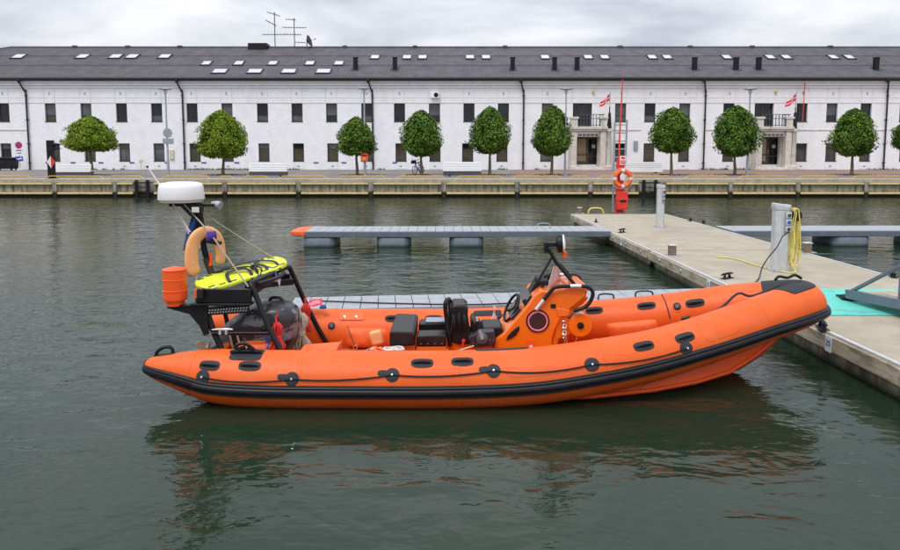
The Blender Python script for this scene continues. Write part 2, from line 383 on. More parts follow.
mb = MB(); mb.quad((-300,YQ+.3,-2.5),(300,YQ+.3,-2.5),(300,YQ+.3,ZQ-.02),(-300,YQ+.3,ZQ-.02)); mb.quad((-300,YQ+.3,ZQ-.02),(300,YQ+.3,ZQ-.02),(3000,3500,ZQ-.02),(-3000,3500,ZQ-.02))
tag(mb.build('ground', 'asphalt', smooth=False), kind='structure')
mb = MB(); mb.box(-120,120,YQ+.75,68.98,ZQ-.3,ZQ)
tag(mb.build('road', 'asphalt', smooth=False), kind='structure')
mb = MB(); x0 = W(500,170,60).x
mb.add([(x0,52,ZQ+.004),(x0+2,68.95,ZQ+.004),(75,68.95,ZQ+.004),(75,50.2,ZQ+.004),(W(590,170,52).x,50.2,ZQ+.004)], [(4,3,2,1,0)])
tag(mb.build('pavement', 'brickpave', smooth=False), kind='structure')
# ------------------------------------------------------------------ quay wall with timber rails
def X(px, row, Y): return W(px, row, Y).x
def Z(row, Y): return W(450, row, Y).z
qw = thing('quay_wall', (0,YQ,-2), 'stained concrete quay wall with yellow timber rails across the far side of the basin', 'quay wall')
LAD = [(137,151),(641,656)]
posts = [-86,-16,56,116,225.5,299,371,444,517,590,663,729.5,797,865,935,1005]
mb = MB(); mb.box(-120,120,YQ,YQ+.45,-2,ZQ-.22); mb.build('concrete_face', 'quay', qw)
mb = MB(); mb.box(-120,120,YQ-.06,YQ+.748,ZQ-.217,ZQ+.012); mb.build('capping', 'kerb', qw, bevel=.03)
mb = MB()
for p in posts: x = X(p,190,YQ); mb.box(x-.13,x+.13,YQ-.16,YQ-.003,-.2,ZQ-.22)
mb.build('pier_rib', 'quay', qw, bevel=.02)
for a, b2 in zip(posts[:-1], posts[1:]):
    segs = [(a+2.6, b2-2.6)]
    for l0,l1 in LAD:
        if a < l0 < b2: segs = [(a+2.6,l0-3),(l1+4,b2-2.6)]
    for s0,s1 in segs:
        for r0 in (183.6,193.2):
            x0,x1 = X(s0,190,YQ), X(s1,190,YQ); z = Z(r0,YQ-.15)
            MB().box(x0,x1,YQ-.20,YQ-.003,z-.072,z+.072).build('timber_rail','rail_yellow',qw,bevel=.02)
for l0,l1 in LAD:
    x0,x1 = X(l0,190,YQ),X(l1,190,YQ); xm = (x0+x1)/2
    t = thing('quay_ladder',(xm,YQ-.2,-.6),'black steel ladder down the quay wall, '+('near the left end behind the white radar dome' if l0<300 else 'to the right of the orange lifebuoy'),'ladder','ladders on the quay wall')
    for x in (x0+.1,x1-.1): MB().box(x-.11,x+.11,YQ-.32,YQ-.165,-.6,ZQ-.05).build('rail','rubber',t,bevel=.03)
    mb = MB()
    for k in range(6): z = ZQ-.25-.3*k; mb.cyl((x0+.1,YQ-.25,z),(x1-.1,YQ-.25,z),.03,8)
    mb.build('rung','black_metal',t)
# mooring hoops along the edge
hoops = [(-60,-10),(-6,32),(46,104),(108,144),(162,210),(218,234),(243,269),(279,327),(338.5,386),(397,445),(456,504),(512,562),(570,590),(597,672),(684,730),(738,790),(798,840),(852,905)]
for i,(a,b2) in enumerate(hoops):
    x0,x1 = X(a,178,YQ+.25),X(b2,178,YQ+.25); zt = ZQ+.20
    mb = MB(); mb.tube([(x0,YQ+.25,ZQ),(x0+.25,YQ+.25,zt),(x1-.25,YQ+.25,zt),(x1,YQ+.25,ZQ)],.034,8)
    if x1-x0 > 2.2: xm=(x0+x1)/2; mb.cyl((xm,YQ+.25,ZQ),(xm,YQ+.25,zt),.035,8)
    o = mb.build('mooring_hoop','hoop_yellow',base=((x0+x1)/2,YQ+.25,ZQ)); tag(o,'low yellow tubular mooring rail along the edge of the far quay','mooring rail','yellow mooring rails along the quay edge')

# ------------------------------------------------------------------ the long white building
YB = 69.0
BL, BR = -64.0, 62.0
bld = thing('long_building',(0,YB,ZQ),'long white two-storey rendered building with dark corrugated roof behind the far quay','building')
zE = Z(80,YB); zF0 = Z(103.3,YB); zF1 = Z(88.3,YB); zFm = Z(98.2,YB)
upx = [-32,3.8,50.4,86,121.5,156.6,192,227,262.5,297,331.6,366.8,399.5,434.5,469,503.4,547.3,620.6,650,684.7,728.8,802,832,866,905,940]
lpx = [-30,6,54.5,90,124.5,159,195,228,264,298.5,332.8,366.5,401,435,467.7,502,545.8,619.5,649,683.7,728,801.5,831,865,905,940]
holes = []; wins = []
def hole(px,r0,r1,wpx):
    xc = X(px,(r0+r1)/2,YB); hw = wpx/2/F*69
    a = (xc-hw, xc+hw, Z(r1,YB), Z(r0,YB)); holes.append(a); return a
for p in upx: wins.append((hole(p,103.3,121.5,11.0),'u'))
for p in lpx: wins.append((hole(p,143.3,161,11.0),'l'))
DX = X(763.5,120,YB)-X(582,120,YB)            # the two porches are this far apart
door = hole(588.3,137,164.6,22.6); bdoor = hole(582.4,100,126.5,19)
for h in (door,bdoor): holes.append((h[0]+DX,h[1]+DX,h[2],h[3]))
xs = sorted({BL,BR,*[h[0] for h in holes],*[h[1] for h in holes]}); zs = sorted({ZQ-.2,zE+.1,*[h[2] for h in holes],*[h[3] for h in holes]})
mb = MB()
for i in range(len(xs)-1):
    col = [h for h in holes if h[0] <= (xs[i]+xs[i+1])/2 <= h[1]]
    j = 0
    zc = sorted({zs[0],zs[-1],*[h[2] for h in col],*[h[3] for h in col]})
    for z0,z1 in zip(zc[:-1],zc[1:]):
        if any(h[2] < (z0+z1)/2 < h[3] for h in col): continue
        mb.quad((xs[i],YB,z0),(xs[i+1],YB,z0),(xs[i+1],YB,z1),(xs[i],YB,z1))
DEP = .38
for a,b2,c,d in holes:
    mb.quad((a,YB,c),(a,YB,d),(a,YB+DEP,d),(a,YB+DEP,c)); mb.quad((b2,YB,c),(b2,YB+DEP,c),(b2,YB+DEP,d),(b2,YB,d))
    mb.quad((a,YB,d),(b2,YB,d),(b2,YB+DEP,d),(a,YB+DEP,d)); mb.quad((a,YB,c),(a,YB+DEP,c),(b2,YB+DEP,c),(b2,YB,c))
YR = 76.6; YK = 2*YR-YB
mb.quad((BL,YB,ZQ-.2),(BL,YB,zE),(BL,YK,zE),(BL,YK,ZQ-.2)); mb.quad((BR,YB,ZQ-.2),(BR,YK,ZQ-.2),(BR,YK,zE),(BR,YB,zE)); mb.quad((BL,YK,ZQ-.2),(BL,YK,zE),(BR,YK,zE),(BR,YK,ZQ-.2))
mb.build('wall','facade',bld,smooth=False)
# panelled frieze standing 4 cm proud, one panel run per window bay
edges = sorted(upx)
xl = [BL]
cuts = sorted([w_[0][0] for w_ in wins if w_[1]=='u']+[w_[0][1] for w_ in wins if w_[1]=='u']+[bdoor[0]-.05,bdoor[1]+.25,bdoor[0]-.05+DX,bdoor[1]+.25+DX])
cuts = [BL]+cuts+[BR]
mb = MB(); g = .025
for a,b2 in zip(cuts[:-1],cuts[1:]):
    if b2-a < .15: continue
    mb.box(a+g,b2-g,YB-.05,YB+.02,zFm+g,zF1-g); mb.box(a+g,b2-g,YB-.045,YB+.02,zF0+.02,zFm-.006)
mb.build('frieze','frieze',bld,smooth=False,bevel=.008)
mb = MB()
for r0,r1,pr in ((88.1,85.6,.10),(85.4,82.8,.22),(82.6,80.6,.36)): mb.box(BL-.2,BR,YB-pr,YB+.02,Z(r0,YB-pr),Z(r1,YB-pr))
mb.build('cornice','frieze',bld,bevel=.02)
for (a,b2,c,d),k in wins:
    x=(a+b2)/2; z=Z(93.3,YB)
    if k=='u': MB().box(x-.12,x+.12,YB-.075,YB-.052,z-.17,z+.17).mi(1).box(x-.07,x+.07,YB-.085,YB-.077,z-.13,z+.13).build('vent_grille',['frieze','galv'],bld,smooth=False)
    else: MB().box(x-.62,x+.62,YB-.02,YB+.01,c-.85,c-.12).mi(1).box(x-.16,x+.1,YB-.03,YB-.022,c-.62,c-.48).build('wall_hatch',['frieze','galv'],bld,smooth=False)
for p0,p1 in ((-60,27),(611,641),(706,727),(786,887),(889,960)):
    z=Z(130,YB); MB().box(X(p0,130,YB),X(p1,130,YB),YB-.06,YB+.01,z-.05,z+.05).build('string_course','stone',bld,bevel=.01)
rng = random.Random(3)
for n,((a,b2,c,d),k) in enumerate(wins):
    y = YB+.20; t=.07
    mb = MB(); mb.box(a,a+t,y,y+.08,c,d); mb.box(b2-t,b2,y,y+.08,c,d); mb.box(a+t,b2-t,y,y+.08,d-t,d); mb.box(a+t,b2-t,y,y+.08,c,c+t)
    zt = c+(d-c)*(.34 if k=='u' else .70); mb.box(a+t,b2-t,y+.002,y+.075,zt-.03,zt+.03)
    f = mb.build('window','dark_frame',bld,smooth=False)
    mb = MB(); mb.quad((a+t,y+.045,c+t),(b2-t,y+.045,c+t),(b2-t,y+.045,zt-.03),(a+t,y+.045,zt-.03)); mb.mi(1)
    mb.quad((a+t,y+.045,zt+.03),(b2-t,y+.045,zt+.03),(b2-t,y+.045,d-t),(a+t,y+.045,d-t))
    lo_ = 'pane_brown' if (k=='l' and rng.random()<.75) or rng.random()<.12 else 'pane'
    if 18<n<25 and False: pass
    up_=rng.random(); mb.build('pane',[lo_ if rng.random()<.75 else 'pane_pale', 'pane_brown' if (k=='l' and up_<.4) else ('pane_pale' if up_>.75 else 'pane')],f,smooth=False)
    MB().box(a-.02,b2+.02,YB-.05,y,c-.05,c+.012).build('sill','gutter',f,smooth=False)
for i,p in enumerate((48,73,101,132,167,204,237,316,344,395)):
    x=X(p,162.7,YB); z=Z(162.7,YB)
    MB().box(x-.26,x+.26,YB-.03,YB+.005,z-.085,z+.085).build('wall_plate','blue_plate',bld,bevel=.01)
# downpipes
for p in (27,183,372.5,523.5,705,886.5):
    x = X(p,100,YB); mb = MB()
    mb.tube(cr([(x-.35,YB-.62,zE+.02),(x-.30,YB-.60,zE-.35),(x-.05,YB-.22,zF1-.35),(x,YB-.16,zF1-.8),(x,YB-.16,ZQ+.25),(x,YB-.3,ZQ+.06)],6),.085,10)
    for z in (9,6.5,4,2): mb.box(x-.12,x+.12,YB-.27,YB,z-.04,z+.04)
    mb.lathe((x-.35,YB-.62,zE-.35),[(.10,0),(.2,.2),(.2,.4)],12)
    mb.build('downpipe','gutter',bld)
mb = MB(); yg = YB-.62
mb.tube([(BL-.6,yg,zE+.10),(BR+.4,yg,zE+.10)],.17,12); mb.box(BL-.6,BR+.4,YB-.52,YB-.1,zE-.12,zE+.14)
mb.build('gutter','gutter',bld)
# corrugated roof with a long hip at the left end
ye, zr0 = YB-.62, zE+.24
zrg = 3.1+(YR)*(ray(450,47.5).z/ray(450,47.5).y)
XR, XC = -50.8, -66.0
mb = MB(); P = .30; ridge = []
def hipf(x): return min(1.0,max(0.0,(x-XC)/(XR-XC)))
cols = []
x = XC
while x < BR+.5:
    for dx_,h in ((0,0),(.13,0),(.17,.045),(.26,.045)): cols.append((x+dx_,h))
    x += P
nrm = Vector((0,-(zrg-zr0),(YR-ye))).normalized()
fr = (0,.25,.5,.75,1)
vs = []
for x,h in cols:
    t1 = hipf(x)
    for q in fr: t = q*t1; vs.append(Vector((x,ye+(YR-ye)*t,zr0+(zrg-zr0)*t))+nrm*h)
n=len(fr); fs=[]
for i in range(len(cols)-1):
    for q in range(n-1): fs.append((i*n+q,(i+1)*n+q,(i+1)*n+q+1,i*n+q+1))
mb.add(vs,fs)
mb.quad((XC,ye,zr0),(XR,YR,zrg),(XC,2*YR-ye,zr0),(XC,2*YR-ye,zr0)) if False else mb.add([(XC,ye,zr0),(XR,YR,zrg),(XC,2*YR-ye,zr0)],[(0,1,2)])
mb.quad((XC,2*YR-ye,zr0),(XR,YR,zrg),(BR+.5,YR,zrg),(BR+.5,2*YR-ye,zr0)); mb.add([(BR+.5,ye,zr0),(BR+.5,2*YR-ye,zr0),(BR+.5,YR,zrg)],[(0,1,2)])
roof = mb.build('roof','roof',bld,smooth=False)
mb = MB(); mb.tube([(XC,ye,zr0+.05),(XR,YR,zrg+.05),(BR+.5,YR,zrg+.05)],.10,8)
for p in (75,128,180,268,345,415,505,620,690,752,830): x=X(p,47,YR); mb.box(x-.25,x+.25,YR-.2,YR+.2,zrg,zrg+.22)
mb.build('ridge_cap','roof',roof)
mb = MB()
for q in (.36,.68): mb.bar((XC+(XR-XC)*q+.4,ye+(YR-ye)*q-.03,zr0+(zrg-zr0)*q+.05),(BR,ye+(YR-ye)*q-.03,zr0+(zrg-zr0)*q+.05),.05,.03)
mb.build('sheet_lap','roof',roof)
sl_dir = Vector((0,YR-ye,zrg-zr0)).normalized()
def on_roof(px,row):
    d = ray(px,row); o = Vector((0,0,H)); p0 = Vector((0,ye,zr0)); k = (p0-o).dot(nrm)/d.dot(nrm); return o+d*k
def skylight(px,row,wd,lt):
    c = on_roof(px,row); ax = Vector((1,0,0)); mb = MB()
    fw=.10
    for sx_ in (-1,1): mb.obox(c+ax*sx_*(wd/2)+nrm*.06, ax*fw/2, sl_dir*(lt/2+fw/2), nrm*.09)
    for sy_ in (-1,1): mb.obox(c+sl_dir*sy_*(lt/2)+nrm*.062, ax*(wd/2-fw/2), sl_dir*fw/2, nrm*.088)
    f = mb.build('skylight','skyframe',bld,smooth=False)
    mb = MB(); mb.obox(c+nrm*.085, ax*(wd/2-fw/2), sl_dir*(lt/2-fw/2), nrm*.02); mb.build('pane','skylight',f,smooth=False)
for p in (19,83,116,132.5,165): skylight(p,56.8,1.25,1.35)
for p in (375,407,422.5,470,486,545,588,604.5,652,667,726.5,770,786,833,849): skylight(p,57.5,.95,1.3)
for p in (206.6,239,273,310,339): skylight(p,63.6,1.0,1.3)
for p in (220,255,289,323.6): skylight(p,71.6,1.5,1.3)
for p in (355.7,395,512.6,554.5,577,694.5,736,758.6,876):
    c = on_roof(p,69); mb = MB(); mb.box(c.x-.23,c.x+.23,c.y-.2,c.y+.25,c.z-.15,c.z+1.15); mb.box(c.x-.28,c.x+.28,c.y-.25,c.y+.3,c.z+1.15,c.z+1.23)
    mb.obox(c+nrm*.04,(.42,0,0),sl_dir*.5,nrm*.03)
    mb.build('roof_vent','black_metal',bld,bevel=.02)
x0,x1=X(249.6,47,YR),X(268.6,47,YR); MB().box(x0,x1,YR-.7,YR+.5,zrg-.45,zrg+.42).build('chimney','black_metal',bld,bevel=.04)
def yagi(px, top, arms):
    x=X(px,40,YR); zt=Z(top,YR); mb=MB(); mb.cyl((x,YR,zrg),(x,YR,zt),.05,8)
    for row,a,b2,dy_,tilt in arms:
        z=Z(row,YR); xa,xb=X(a,row,YR),X(b2,row,YR)
        mb.cyl((xa,YR-dy_,z+tilt),(xb,YR+dy_,z-tilt),.035,6); n=max(3,int((xb-xa)/.3))
        for k in range(n+1):
            t=k/n; xx=xa+(xb-xa)*t; zz_=z+tilt*(1-2*t); yy=YR-dy_+2*dy_*t
            mb.cyl((xx,yy-.22,zz_+.05),(xx,yy+.22,zz_+.05),.014,5); mb.cyl((xx,yy,zz_-.14),(xx,yy,zz_+.14),.012,5)
    mb.build('aerial','black_metal',bld)
yagi(275,12,[(14,268,279,.3,.16),(23,267,275,.4,.22),(34.5,263,286,.2,-.05)])
yagi(294.5,18,[(19.5,286.5,295,.2,0),(27.5,283,306,.1,0),(34.5,285,301,.1,0),(42.5,296,305,.1,0)])
c=W(309,41,YR-.2); mb=MB(); mb.cyl((X(307,48,YR),YR,zrg-.1),(X(307,48,YR),YR,zrg+1.0),.06,8)
rings=[]
axd=Vector((.93,-.1,.30)).normalized(); ua=Vector((0,1,0)).cross(axd).normalized(); wa=axd.cross(ua)
for rr,hh in ((.02,-.18),(.3,-.15),(.55,-.05),(.72,.08),(.72,.11),(.5,-.0)): rings.append([c+axd*hh+(ua*math.cos(2*math.pi*k/24)*.95+wa*math.sin(2*math.pi*k/24))*rr for k in range(24)])
mb.loft(rings); mb.cyl(c,c+axd*.75,.025,6); mb.obox(c+axd*.78,(.07,0,0),(0,.05,0),(0,0,.05)); mb.build('satellite_dish','black_metal',bld)
c=W(435,95,YB-.15); mb=MB(); mb.box(c.x-.42,c.x+.42,YB-.36,YB-.05,c.z-.3,c.z+.3); mb.mi(1).lathe((c.x+.12,YB-.37,c.z),[(.24,-.0),(.24,-.015),(.05,-.02)],20,'Y'); mb.build('air_conditioner',['white_paint','black_metal'],bld,bevel=.015)
c=W(593,92,YB); MB().box(c.x-.1,c.x+.1,YB-.2,YB-.05,c.z-.18,c.z+.12).build('wall_lamp','hoop_yellow',bld,bevel=.02)
MB().box(c.x-.1+DX,c.x+.1+DX,YB-.2,YB-.05,c.z-.18,c.z+.12).build('wall_lamp','hoop_yellow',bld,bevel=.02)
c=W(635.5,145.5,YB); MB().box(c.x-.2,c.x+.2,YB-.18,YB,c.z-.5,c.z+.5).build('meter_box','galv',bld,bevel=.02)
c=W(172,154.5,YB); MB().box(c.x-.22,c.x+.22,YB-.18,YB,c.z-.5,c.z+.5).build('meter_box','cream',bld,bevel=.02)
c=W(141,167,YB-.6); mb=MB(); mb.cyl((c.x,c.y,ZQ),(c.x,c.y,ZQ+.7),.04,8); mb.box(c.x-.15,c.x+.15,c.y-.1,c.y+.1,ZQ+.7,ZQ+1.05); tag(mb.build('meter_post','cream',base=(c.x,c.y,ZQ)),'short post with a small cream box on top at the foot of the white wall','post')
# red stitching artefact on the facade, modelled as a slim pole
x=X(802.5,100,YB); mb=MB(); mb.cyl((x+.03,YB-.3,Z(81,YB)),(x-.06,YB-.3,Z(121.6,YB)),.042,8)
for r in (92,): z=Z(r,YB); mb.box(x-.05,x+.05,YB-.3,YB-.04,z-.04,z+.04)
mb.build('red_artefact_pole','redpole',bld)
# porches
def porch(dx):
    yc = YB-1.7; q=lambda p,r: X(p,r,yc)+dx
    zb0,zb1=Z(131,yc),Z(126.5,yc); zc=Z(117.5,yc); mb=MB()
    for a,b2 in ((571.3,577.0),(600.6,606.2)):
        xa,xb=q(a,140),q(b2,140)
        mb.box(xa,xb,yc,yc+.62,ZQ,zb0); mb.box(xa,xb,YB-.5,YB-.003,ZQ,zb0)
        mb.box(xa-.05,xb+.05,yc-.05,yc+.6,zb1+.0,zc-.14); mb.box(xa-.16,xb+.16,yc-.14,yc+.7,zc-.14,zc+.08)
        mb.box(xa-.1,xb+.1,yc-.1,yc+.7,ZQ,ZQ+.45)
    x0,x1=q(571.5,128),q(606.2,128)
    mb.box(x0-.05,x1+.05,yc-.12,YB-.003,zb0,zb0+.18); mb.box(x0-.15,x1+.15,yc-.22,YB-.006,zb0+.18,zb1)
    xa,xb=X(606.6,140,yc-.1)+dx+.06,X(611.8,140,yc-.1)+dx
    zk=Z(128.5,yc)
    mb.lathe(((xa+xb)/2,yc+.2,ZQ),[(.36,0),(.36,.4),(.27,.5),(.24,zk-ZQ-.4),(.30,zk-ZQ-.3)],20); mb.box(xa-.05,xb+.08,yc-.13,yc+.53,zk-.3,zk)
    p=mb.build('entrance_porch','stone',bld,bevel=.02)
    mb=MB(); xa,xb=q(577.5,120),q(603,120); zt=Z(114.3,yc); yr=yc+.08
    for z in (zt,zt-.42,zb1+.14): mb.box(xa,xb+.2,yr-.03,yr+.03,z-.03,z+.03)
    n=9
    for k in range(n): x=xa+(xb-xa)*k/(n-1); mb.box(x-.035,x+.035,yr-.025,yr+.025,zb1,zt)
    x=xb+.1; mb.box(x-.03,x+.03,yc+.1,YB-.2,zt-.03,zt+.03)
    mb.build('balcony_railing','grey_paint',p,smooth=False)
    a,b2,c,d=[door[i]+(dx if i<2 else 0) for i in range(4)]; y=YB+.22; mb=MB(); t=.13; xm=a+(b2-a)*.47
    for u0,u1 in ((a,a+t),(xm-.12,xm+.12),(b2-t,b2)): mb.box(u0,u1,y,y+.1,c,d)
    for z0,z1 in ((d-t*1.4,d),(c,c+.12)):
        mb.box(a+t,xm-.12,y+.002,y+.098,z0,z1); mb.box(xm+.12,b2-t,y+.002,y+.098,z0,z1)
    zz_=c+(d-c)*.36; mb.box(a+t,xm-.12,y+.002,y+.098,zz_-.07,zz_+.07); mb.box(xm+.12,b2-t,y+.002,y+.098,zz_-.2,zz_-.1); mb.box(a+t,xm-.12,y+.002,y+.098,c+.12,c+.35)
    mb.mi(1).quad((a+t,y+.05,c),(xm-.12,y+.05,c),(xm-.12,y+.05,d),(a+t,y+.05,d)); mb.mi(2).quad((xm+.12,y+.05,c),(b2-t,y+.05,c),(b2-t,y+.05,d),(xm+.12,y+.05,d))
    mb.mi(3).box(xm+.5,xm+.85,y+.03,y+.045,c+1.75,c+2.1); mb.mi(4).cyl((xm+.06,y-.05,c+1.2),(xm+.06,y-.05,c+1.55),.025,8)
    mb.build('door',['brown_frame','pane_beige','pane','cream','chrome'],p,smooth=False)
    a,b2,c,d=[bdoor[i]+(dx if i<2 else 0) for i in range(4)]; mb=MB(); t=.1; xm=(a+b2)/2-.1
    for u0,u1 in ((a,a+t),(xm-.08,xm+.08),(b2-t,b2)): mb.box(u0,u1,y,y+.1,c,d)
    mb.box(a+t,b2-t,y+.002,y+.098,d-t,d); mb.mi(1).quad((a+t,y+.05,c),(b2-t,y+.05,c),(b2-t,y+.05,d),(a+t,y+.05,d))
    mb.build('balcony_door',['dark_frame','pane'],p,smooth=False)
    xa,xb=q(577.3,133),q(600.4,133); mb=MB(); mb.box(xa,xb,yc+.25,yc+.4,Z(136.2,yc),Z(131.2,yc)-.003)
    mb.mi(1)
    for k in range(5): u=xa+.12+(xb-xa-.24)*k/5; mb.box(u+.05,u+(xb-xa-.24)/5-.05,yc+.22,yc+.25,Z(135.6,yc),Z(134.1,yc))
    mb.build('sign_board',['labelwhite','grey_paint'],p,smooth=False)
    xa,xb=q(575.5,167),q(602,167); mb=MB(); mb.box(xa-.3,xb+.3,yc-.7,yc,ZQ,ZQ+.16); mb.box(xa,xb,yc-.35,YB+.2,ZQ,ZQ+.33); mb.build('step','stone',p,bevel=.015)
porch(0); porch(DX)
def flagpole(dx,label):
    yc=YB-1.5; p0=W(609.3,126.5,yc); b0=Vector((p0.x+dx,yc,Z(128.5,YB-1.7)+.003)); zt=Z(91,yc)
    t=thing('flagpole',b0,label,'flagpole','flagpoles beside the porches')
    MB().lathe(b0,[(.24,0),(.22,.3),(.14,1.5),(.06,1.7),(.055,2.2)],16).build('pedestal','black_metal',t)
    MB().cyl((b0.x,b0.y,b0.z+2.2),(b0.x+.02,b0.y,zt),.035,8).build('pole','galv',t)
    mb=MB(); nx,nz=14,9; vs=[]
    for i in range(nx+1):
        for k in range(nz+1):
            s=i/nx; h=k/nz
            vs.append((b0.x-.03-1.05*s*(1-.15*h), b0.y+.14*math.sin(s*7+h*2)*s, zt-1.05-.62*s+h*.72*(1-.25*s)+.08*math.sin(s*6+1)))
    mb.v=[Vector(v) for v in vs]
    for i in range(nx):
        for k in range(nz):
            mb.f.append((i*(nz+1)+k,(i+1)*(nz+1)+k,(i+1)*(nz+1)+k+1,i*(nz+1)+k+1)); mb.m.append(1 if (i in (4,5) or k in (4,)) else 0)
    mb.build('flag',['flagred','flagwhite'],t)
flagpole(0,'flagpole with a drooping red and white flag on the column of the left porch')
flagpole(DX,'flagpole with a drooping red and white flag on the column of the right porch')

# ------------------------------------------------------------------ trees along the quay
def leafcloud(rfun, hgt, n, seed, lmin=.11, lmax=.185):
    rg=random.Random(seed); mb=MB(); vs=[]; fs=[]; ms=[]
    ph=[rg.uniform(0,6.28) for _ in range(8)]
    def lump(a,t): return 1+.07*math.sin(3*a+ph[0]+4*t)+.06*math.sin(5*a+ph[1]-7*t)+.05*math.sin(9*a+ph[2]+11*t)+.04*math.sin(14*a+ph[3]+17*t)
    cl=[(rg.uniform(0,6.28),rg.random(),rg.uniform(-.24,.20)) for _ in range(60)]
    i=0
    while i<n:
        t=rg.random(); a=rg.uniform(0,2*math.pi); rmax=rfun(t)
        if rg.random()>(rmax+.15): continue
        rad=rmax*lump(a,t)
        for ca,ct,cv in cl:
            da=abs((a-ca+math.pi)%(2*math.pi)-math.pi); 
            if da<.34 and abs(t-ct)<.11: rad*=1+cv*(1-da/.34)
        q=1-abs(rg.gauss(0,.20)); q=max(.15,min(1.13,q)); rr=rad*q
        c=Vector((math.cos(a)*rr,math.sin(a)*rr,t*hgt+rg.gauss(0,.05)))
        nn=Vector((math.cos(a)*.9+rg.gauss(0,.55),math.sin(a)*.9+rg.gauss(0,.55),.5+(t-.4)+rg.gauss(0,.55))).normalized()
        u=nn.orthogonal().normalized(); u.rotate(Matrix.Rotation(rg.uniform(0,6.28),3,nn)); wv=nn.cross(u)
        L_=rg.uniform(lmin,lmax); Wd=L_*.72; o=len(vs)
        vs+=[c-u*L_*.5, c-wv*Wd*.5+nn*.02, c+u*L_*.55, c+wv*Wd*.5+nn*.02]; fs+=[(o,o+1,o+2),(o,o+2,o+3)]
        k=0 if rg.random()<.48 else (1 if rg.random()<.74 else 2); ms+=[k,k]; i+=1
    for i in range(n//4):                        # larger leaves deep inside keep the crown from being see-through
        t=rg.uniform(.03,.97); a=rg.uniform(0,2*math.pi); rr=rfun(t)*math.sqrt(rg.random())*.82; c=Vector((math.cos(a)*rr,math.sin(a)*rr,t*hgt))
        nn=Vector((rg.gauss(0,1),rg.gauss(0,1),rg.gauss(0,1))).normalized(); u=nn.orthogonal().normalized(); wv=nn.cross(u); L_=rg.uniform(.25,.4); o=len(vs)
        vs+=[c-u*L_*.5,c-wv*L_*.4,c+u*L_*.5,c+wv*L_*.4]; fs+=[(o,o+1,o+2),(o,o+2,o+3)]; ms+=[0,0]
    mb.v=vs; mb.f=fs; mb.m=ms; return mb
def leafmat(name,col,v=.2):
    m=mat(name,col,.6,var=v,scale=2.2,lo=.3,hi=.75,spec=.18); b=m.node_tree.nodes['Principled BSDF']; b.inputs['Subsurface Weight'].default_value=0
    return m
M['leaf1']=leafmat('leaf_green',(0.045,0.105,0.011),.4); M['leaf2']=leafmat('leaf_mid_green',(0.100,0.188,0.019),.35); M['leaf3']=leafmat('leaf_yellow_green',(0.213,0.269,0.030),.3)
M['leafL1']=leafmat('leaf_bright_green',(0.098,0.175,0.010),.35); M['leafL2']=leafmat('leaf_light_green',(0.181,0.263,0.015),.3); M['leafL3']=leafmat('leaf_olive',(0.312,0.319,0.027),.3)
def prof(pts):
    def f(t):
        for (a,b2),(c,d) in zip(pts[:-1],pts[1:]):
            if a<=t<=c: return b2+(d-b2)*(t-a)/(c-a)
        return 0
    return f
spade=prof([(0,.30),(.06,.62),(.16,.9),(.3,1.0),(.45,.98),(.6,.89),(.75,.72),(.87,.50),(.95,.28),(1,.07)])
dome=prof([(0,.45),(.05,.78),(.15,.98),(.3,1.0),(.5,.90),(.68,.74),(.84,.50),(.95,.24),(1,.06)])
def make_tree(name,label,base,kind,rw,z0,z1,seed,n,bright):
    t=thing(name,base,label,'tree','clipped trees along the quay'); rg=random.Random(seed)
    bx,by,bz=base; rf=(lambda q:(dome if kind=='dome' else spade)(q)*rw)
    def loc(mb): mb.v=[Vector(v)+Vector((bx,by,bz+z0)) for v in mb.v]; return mb
    mb=loc(leafcloud(lambda q:rf(q),z1-z0,n,seed))
    mb.build('crown',['leafL1','leafL2','leafL3'] if bright else ['leaf1','leaf2','leaf3'],t,smooth=False)
    mb=MB(); ln=rg.uniform(-.08,.08)
    mb.tube(cr([(bx,by,bz-.05),(bx+.02,by,bz+.5),(bx+ln,by,bz+z0),(bx+ln*.5,by,bz+z0+(z1-z0)*.7)],6),[.17,.15,.14,.135,.13,.125,.12,.12,.115,.11,.10,.09,.085,.08,.07,.06,.05,.03,.02][:19],10)
    for k in range(9):
        a=k*2.4; hh=z0+.15+(z1-z0)*.07*k; rr=rf(min(.9,(hh-z0)/(z1-z0)+.18))*.8
        mb.tube(cr([(bx+ln,by,bz+hh),(bx+math.cos(a)*rr*.5,by+math.sin(a)*rr*.5,bz+hh+.22),(bx+math.cos(a)*rr,by+math.sin(a)*rr,bz+hh+.5)],3),[.05,.045,.04,.035,.03,.02,.012],6)
    mb.build('trunk','trunk',t); return t
YT=52.7; rr_=YT/F*1.0
def tree_at(px,kind,cl,cr_,top,bot,label,seed,bright,n):
    n=int(n*1.35); b0=W(px,174.5,YT); z1=Z(top,YT)-ZQ; z0=Z(bot,YT)-ZQ
    make_tree('clipped_tree',label,(b0.x,YT,ZQ),kind,(cr_-cl)/2*YT/F*.97,z0,z1,seed,n,bright)
tree_at(92,'dome',66.5,117,116.5,151,'bright green tree with a flat umbrella crown beside the leftmost white bench',1,True,7000)
tree_at(223,'dome',197,250,110.5,157.5,'largest bright green dome-crowned tree, left of the white bench in front of the building',2,True,8000)
tree_at(357,'dome',335.5,377.5,117.5,155,'small round green tree beside the lamp post with an orange bin',3,False,5200)
tree_at(421.5,'spade',401,443,110.5,156,'green tree with the blue bicycle standing behind its trunk',4,False,5600)
tree_at(489.5,'spade',471,513,107.5,153.5,'green teardrop tree just right of the bench in the middle of the quay',5,False,5600)
tree_at(551.5,'spade',531,573,106,155.5,'green teardrop tree beside the lamp post left of the first porch',6,False,5600)
tree_at(671,'spade',652.5,696.5,108,152.5,'green teardrop tree behind the black quay ladder, right of the lifebuoy post',7,False,5600)
